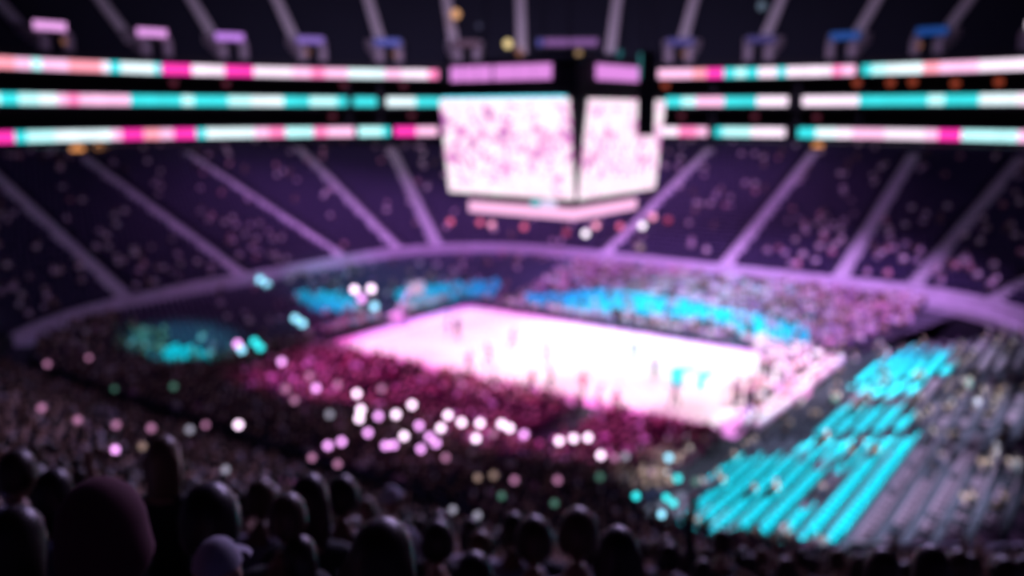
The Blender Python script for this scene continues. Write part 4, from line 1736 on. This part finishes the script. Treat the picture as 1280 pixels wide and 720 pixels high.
for lab in sorted(set(l for _, l in LABELLED)):
    grp = sorted([o for o, l in LABELLED if l == lab], key=lambda o: proj(*o.location)[0])
    for n_, o in enumerate(grp):
        tag(o, lab if len(grp) == 1 else lab + ', %s from left' % NTH(n_ + 1), 'person', 'spectators on the near deck and floor')
low = {}
for po in ('seated', 'clapping', 'waving', 'standing', 'stand_clap'):
    low[po] = tri_template(person_mesh('low_person', po, 'short', 0)[0])
restp = PEOPLE[IND_MAX:]
SKC = [(.50, .30, .22), (.42, .24, .16), (.62, .42, .34), (.2, .10, .06)]
meshes = []
allV, allF, allC = [], [], []
off = 0
for i, q in enumerate(restp):
    tvv, tff, mi = low[q[4] if q[4] in low else 'seated']
    c, s = math.cos(q[3]), math.sin(q[3])
    k = random.uniform(.92, 1.08)
    v = np.empty_like(tvv)
    v[:, 0] = q[0] + (tvv[:, 0] * c - tvv[:, 1] * s) * k
    v[:, 1] = q[1] + (tvv[:, 0] * s + tvv[:, 1] * c) * k
    v[:, 2] = q[2] + tvv[:, 2] * k
    sk = SKC[int(rng.integers(0, 4))]
    top = q[5][2]
    bright = q[6] in ('floor', 'nearside', 'baseline')
    hr = (.02, .015, .012) if random.random() < (.88 if bright or q[6] == 'deck' else .85) else ((.92, .86, .90) if bright else (.55, .48, .52))
    pal = np.array([[*sk, 1], [*top, 1], [.04, .04, .06, 1], [.2, .2, .22, 1], [*hr, 1], [.02, .02, .02, 1], [*sk, 1]], dtype=np.float32)
    allV.append(v)
    allF.append(tff + off)
    allC.append(pal[mi])
    off += len(v)
V = np.concatenate(allV).astype(np.float32)
Fc = np.concatenate(allF).astype(np.int32)
C = np.concatenate(allC)
me = bpy.data.meshes.new('crowd')
me.vertices.add(len(V))
me.vertices.foreach_set('co', V.ravel())
me.loops.add(len(Fc) * 3)
me.loops.foreach_set('vertex_index', Fc.ravel())
me.polygons.add(len(Fc))
me.polygons.foreach_set('loop_start', np.arange(0, len(Fc) * 3, 3, dtype=np.int32))
me.update(calc_edges=True)
ca = me.color_attributes.new('Col', 'FLOAT_COLOR', 'POINT')
ca.data.foreach_set('color', C.ravel())
me.polygons.foreach_set('use_smooth', [True] * len(me.polygons))
o = new_obj('crowd', me, None, [M_CROWDV])
tag(o, 'the far spectators filling the seats round the court and the bowl', 'crowd', None, 'stuff')
print('PEOPLE', len(PEOPLE), 'SEATS', len(SEATS), 'verts', len(V))

# ---- players
PLY = [(664, 497, 'running', (.70, .06, .22), 'crimson', 'on the near half left of centre court'), (690, 488, 'defending', (.75, .25, .45), 'pink', 'beside the crimson runner'),
       (728, 500, 'running', (.75, .08, .25), 'crimson', 'at centre court'), (746, 515, 'defending', (.72, .10, .30), 'crimson', 'by the near sideline at centre court'),
       (792, 455, 'standing', (.22, .10, .45), 'violet', 'in the far half right of centre'), (818, 478, 'running', (.45, .2, .6), 'violet', 'running in the right half'),
       (612, 462, 'running', (.72, .08, .28), 'crimson', 'running at the left of centre'), (585, 468, 'defending', (.60, .15, .40), 'pink', 'arms out left of the near sideline centre'),
       (572, 424, 'standing', (.25, .12, .45), 'violet', 'standing in the left half'), (558, 418, 'defending', (.7, .5, .75), 'lilac', 'with arms out beside the violet one'),
       (640, 440, 'running', (.5, .2, .55), 'purple', 'running in the far left half'), (770, 525, 'standing', (.8, .12, .4), 'magenta', 'standing on the near sideline'),
       (684, 455, 'running', (.72, .3, .5), 'pink', 'running across the middle'), (842, 510, 'defending', (.8, .35, .6), 'pink', 'with arms out in the right half')]
for (x, y, po, colr, cn, where) in PLY:
    p = px0(x, y, .07)
    key = (po, 'short')
    if key not in pcache:
        pcache[key] = person_mesh('person', po, 'short', 2)[0]
    o = bpy.data.objects.new('person', pcache[key])
    COL.objects.link(o)
    o.location = p
    o.rotation_euler = (0, 0, random.uniform(0, 6.28))
    s = 1.1
    o.scale = (s, s, s)
    o.color = (*colr, 1)
    tag(o, 'player in %s kit %s' % (cn, where), 'person')

# enlarged glows for lit phones, on added posts in the stand under the scoreboard
PHN = [(563, 277, 'rose'), (600, 278, 'rose'), (615, 281, 'pink'), (655, 284, 'rose'), (708, 291, 'red'), (732, 292, 'white'), (745, 282, 'pink'), (775, 283, 'rose'), (803, 282, 'white'), (816, 271, 'pink'), (835, 275, 'red'), (800, 309, 'tan'), (811, 324, 'teal')]
PC = {'rose': ((.85, .14, .28), .8), 'pink': ((1, .35, .55), 1.1), 'white': ((1, .88, 1), 1.5), 'red': ((.5, .06, .14), .6), 'tan': ((.4, .25, .3), .6), 'teal': ((.1, .2, .25), .6)}
PMAT = {k: emat('phone_glow_' + k, c, s * 1.6) for k, (c, s) in PC.items()}
ORDN = ['first', 'second', 'third', 'fourth', 'fifth', 'sixth', 'seventh', 'eighth', 'ninth', 'tenth', 'eleventh', 'twelfth', 'thirteenth']
for j, (x, y, k) in enumerate(PHN):
    # walk along the sight line until it is just over the terrace
    a_ = (x - 640) / F
    b_ = -(y - 360) / F
    fw = math.cos(TH) + b_ * math.sin(TH)
    upk = -math.sin(TH) + b_ * math.cos(TH)
    d = 60
    while d < 140:
        X, Y, Z = a_ * d, fw * d, EYE + upk * d
        u, v = UV(X, Y)
        cx, cy, a, t = near(u, v)
        if t > 0 and Z < up_z(cy, a, t) + 1.15:
            break
        d += .1
    r = empty('phone_glow', (X, Y, Z), face_yaw(a))
    tag(r, 'enlarged %s phone glow in the stand below the scoreboard, %s from left' % (k, ORDN[j]), 'lamp', 'enlarged phone glows below the scoreboard')
    mb = MB()
    mb.tube((0, 0, -1.1), (0, 0, -.2), .05)
    mb.build('post', M_STEEL, r)
    mb = MB()
    mb.ball((0, 0, 0), .36)
    mb.build('globe', PMAT[k], r, smooth=True)

# added glow balls standing in for brightly lit dots in the crowd: pixel, tint, radius
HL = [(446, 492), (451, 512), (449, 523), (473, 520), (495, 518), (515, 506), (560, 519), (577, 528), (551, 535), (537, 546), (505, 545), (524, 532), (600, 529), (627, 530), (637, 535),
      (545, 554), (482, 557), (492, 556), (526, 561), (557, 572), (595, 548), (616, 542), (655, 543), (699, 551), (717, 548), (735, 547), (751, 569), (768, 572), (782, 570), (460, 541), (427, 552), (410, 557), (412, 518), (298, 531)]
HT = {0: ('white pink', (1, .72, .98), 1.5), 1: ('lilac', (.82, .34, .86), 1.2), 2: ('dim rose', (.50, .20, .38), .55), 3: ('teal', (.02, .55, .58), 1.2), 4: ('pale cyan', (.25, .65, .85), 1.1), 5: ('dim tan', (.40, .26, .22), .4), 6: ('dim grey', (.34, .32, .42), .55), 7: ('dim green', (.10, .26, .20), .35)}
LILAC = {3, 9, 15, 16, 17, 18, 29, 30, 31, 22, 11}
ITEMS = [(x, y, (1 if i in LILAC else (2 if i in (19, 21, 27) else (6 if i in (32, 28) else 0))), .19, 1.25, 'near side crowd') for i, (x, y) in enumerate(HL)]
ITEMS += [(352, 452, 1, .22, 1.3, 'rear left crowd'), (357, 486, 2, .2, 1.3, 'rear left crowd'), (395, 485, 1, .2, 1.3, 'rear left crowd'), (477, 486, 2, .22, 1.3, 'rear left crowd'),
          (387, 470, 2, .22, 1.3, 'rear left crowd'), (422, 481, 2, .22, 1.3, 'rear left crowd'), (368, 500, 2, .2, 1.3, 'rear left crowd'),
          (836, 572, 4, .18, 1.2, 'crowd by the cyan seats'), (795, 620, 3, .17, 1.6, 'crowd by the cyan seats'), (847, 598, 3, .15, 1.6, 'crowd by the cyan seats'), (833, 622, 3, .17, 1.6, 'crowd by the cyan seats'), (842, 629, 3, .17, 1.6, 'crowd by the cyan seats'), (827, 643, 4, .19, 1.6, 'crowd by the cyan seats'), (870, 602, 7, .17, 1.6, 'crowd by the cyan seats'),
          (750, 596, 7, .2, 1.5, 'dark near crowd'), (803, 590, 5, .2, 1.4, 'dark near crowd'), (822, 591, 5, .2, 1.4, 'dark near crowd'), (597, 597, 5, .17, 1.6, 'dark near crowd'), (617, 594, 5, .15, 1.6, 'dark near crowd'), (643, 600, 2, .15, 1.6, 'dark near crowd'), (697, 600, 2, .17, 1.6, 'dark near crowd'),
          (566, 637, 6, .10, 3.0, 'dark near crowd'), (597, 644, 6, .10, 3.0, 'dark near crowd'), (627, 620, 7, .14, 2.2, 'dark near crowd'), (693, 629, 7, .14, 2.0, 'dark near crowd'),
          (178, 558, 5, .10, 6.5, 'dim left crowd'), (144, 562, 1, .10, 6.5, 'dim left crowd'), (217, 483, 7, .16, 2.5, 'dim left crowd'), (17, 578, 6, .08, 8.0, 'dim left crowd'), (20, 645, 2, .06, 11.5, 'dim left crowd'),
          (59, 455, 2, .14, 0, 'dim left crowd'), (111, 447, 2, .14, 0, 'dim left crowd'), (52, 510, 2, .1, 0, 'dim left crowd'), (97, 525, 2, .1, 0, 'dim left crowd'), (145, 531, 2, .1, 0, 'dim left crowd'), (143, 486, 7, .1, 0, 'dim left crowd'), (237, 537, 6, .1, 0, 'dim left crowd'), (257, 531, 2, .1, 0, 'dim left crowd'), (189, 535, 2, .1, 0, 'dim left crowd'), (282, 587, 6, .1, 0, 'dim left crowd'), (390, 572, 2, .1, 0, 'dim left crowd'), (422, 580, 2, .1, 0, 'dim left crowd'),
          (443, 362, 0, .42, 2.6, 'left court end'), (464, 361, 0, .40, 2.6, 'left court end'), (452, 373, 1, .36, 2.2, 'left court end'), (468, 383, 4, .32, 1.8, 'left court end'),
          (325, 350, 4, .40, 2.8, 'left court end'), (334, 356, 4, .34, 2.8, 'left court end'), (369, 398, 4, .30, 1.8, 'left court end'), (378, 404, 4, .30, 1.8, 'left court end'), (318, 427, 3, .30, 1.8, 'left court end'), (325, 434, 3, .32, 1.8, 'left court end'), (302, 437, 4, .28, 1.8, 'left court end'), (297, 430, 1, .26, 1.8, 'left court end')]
HM = {k: emat('crowd_glow_dot_' + v[0].replace(' ', '_'), v[1], v[2] * 2.4) for k, v in HT.items()}
ITEMS.sort(key=lambda q: (q[5], q[2], q[0]))
cnt = {}
tot = {}
for q in ITEMS:
    tot[(q[5], q[2])] = tot.get((q[5], q[2]), 0) + 1
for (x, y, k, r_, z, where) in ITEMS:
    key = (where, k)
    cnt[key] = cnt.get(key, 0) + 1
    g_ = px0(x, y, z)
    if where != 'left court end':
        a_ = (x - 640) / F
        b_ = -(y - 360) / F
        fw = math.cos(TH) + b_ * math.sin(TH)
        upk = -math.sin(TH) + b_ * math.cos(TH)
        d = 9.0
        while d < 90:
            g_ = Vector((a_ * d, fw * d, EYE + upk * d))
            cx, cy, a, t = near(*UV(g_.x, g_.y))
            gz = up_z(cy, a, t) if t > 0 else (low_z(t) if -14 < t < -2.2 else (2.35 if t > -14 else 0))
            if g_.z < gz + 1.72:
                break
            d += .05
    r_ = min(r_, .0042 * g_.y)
    e0 = empty('crowd_glow_dot', g_, 0)
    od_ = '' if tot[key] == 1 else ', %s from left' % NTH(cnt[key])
    tag(e0, 'round %s added glow dot in the %s%s' % (HT[k][0], where, od_), 'light', 'added glow dots in the crowd')
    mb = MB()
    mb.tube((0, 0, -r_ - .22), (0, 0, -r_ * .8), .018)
    mb.build('added_stem', M_STEEL, e0)  # stem added under the glow ball
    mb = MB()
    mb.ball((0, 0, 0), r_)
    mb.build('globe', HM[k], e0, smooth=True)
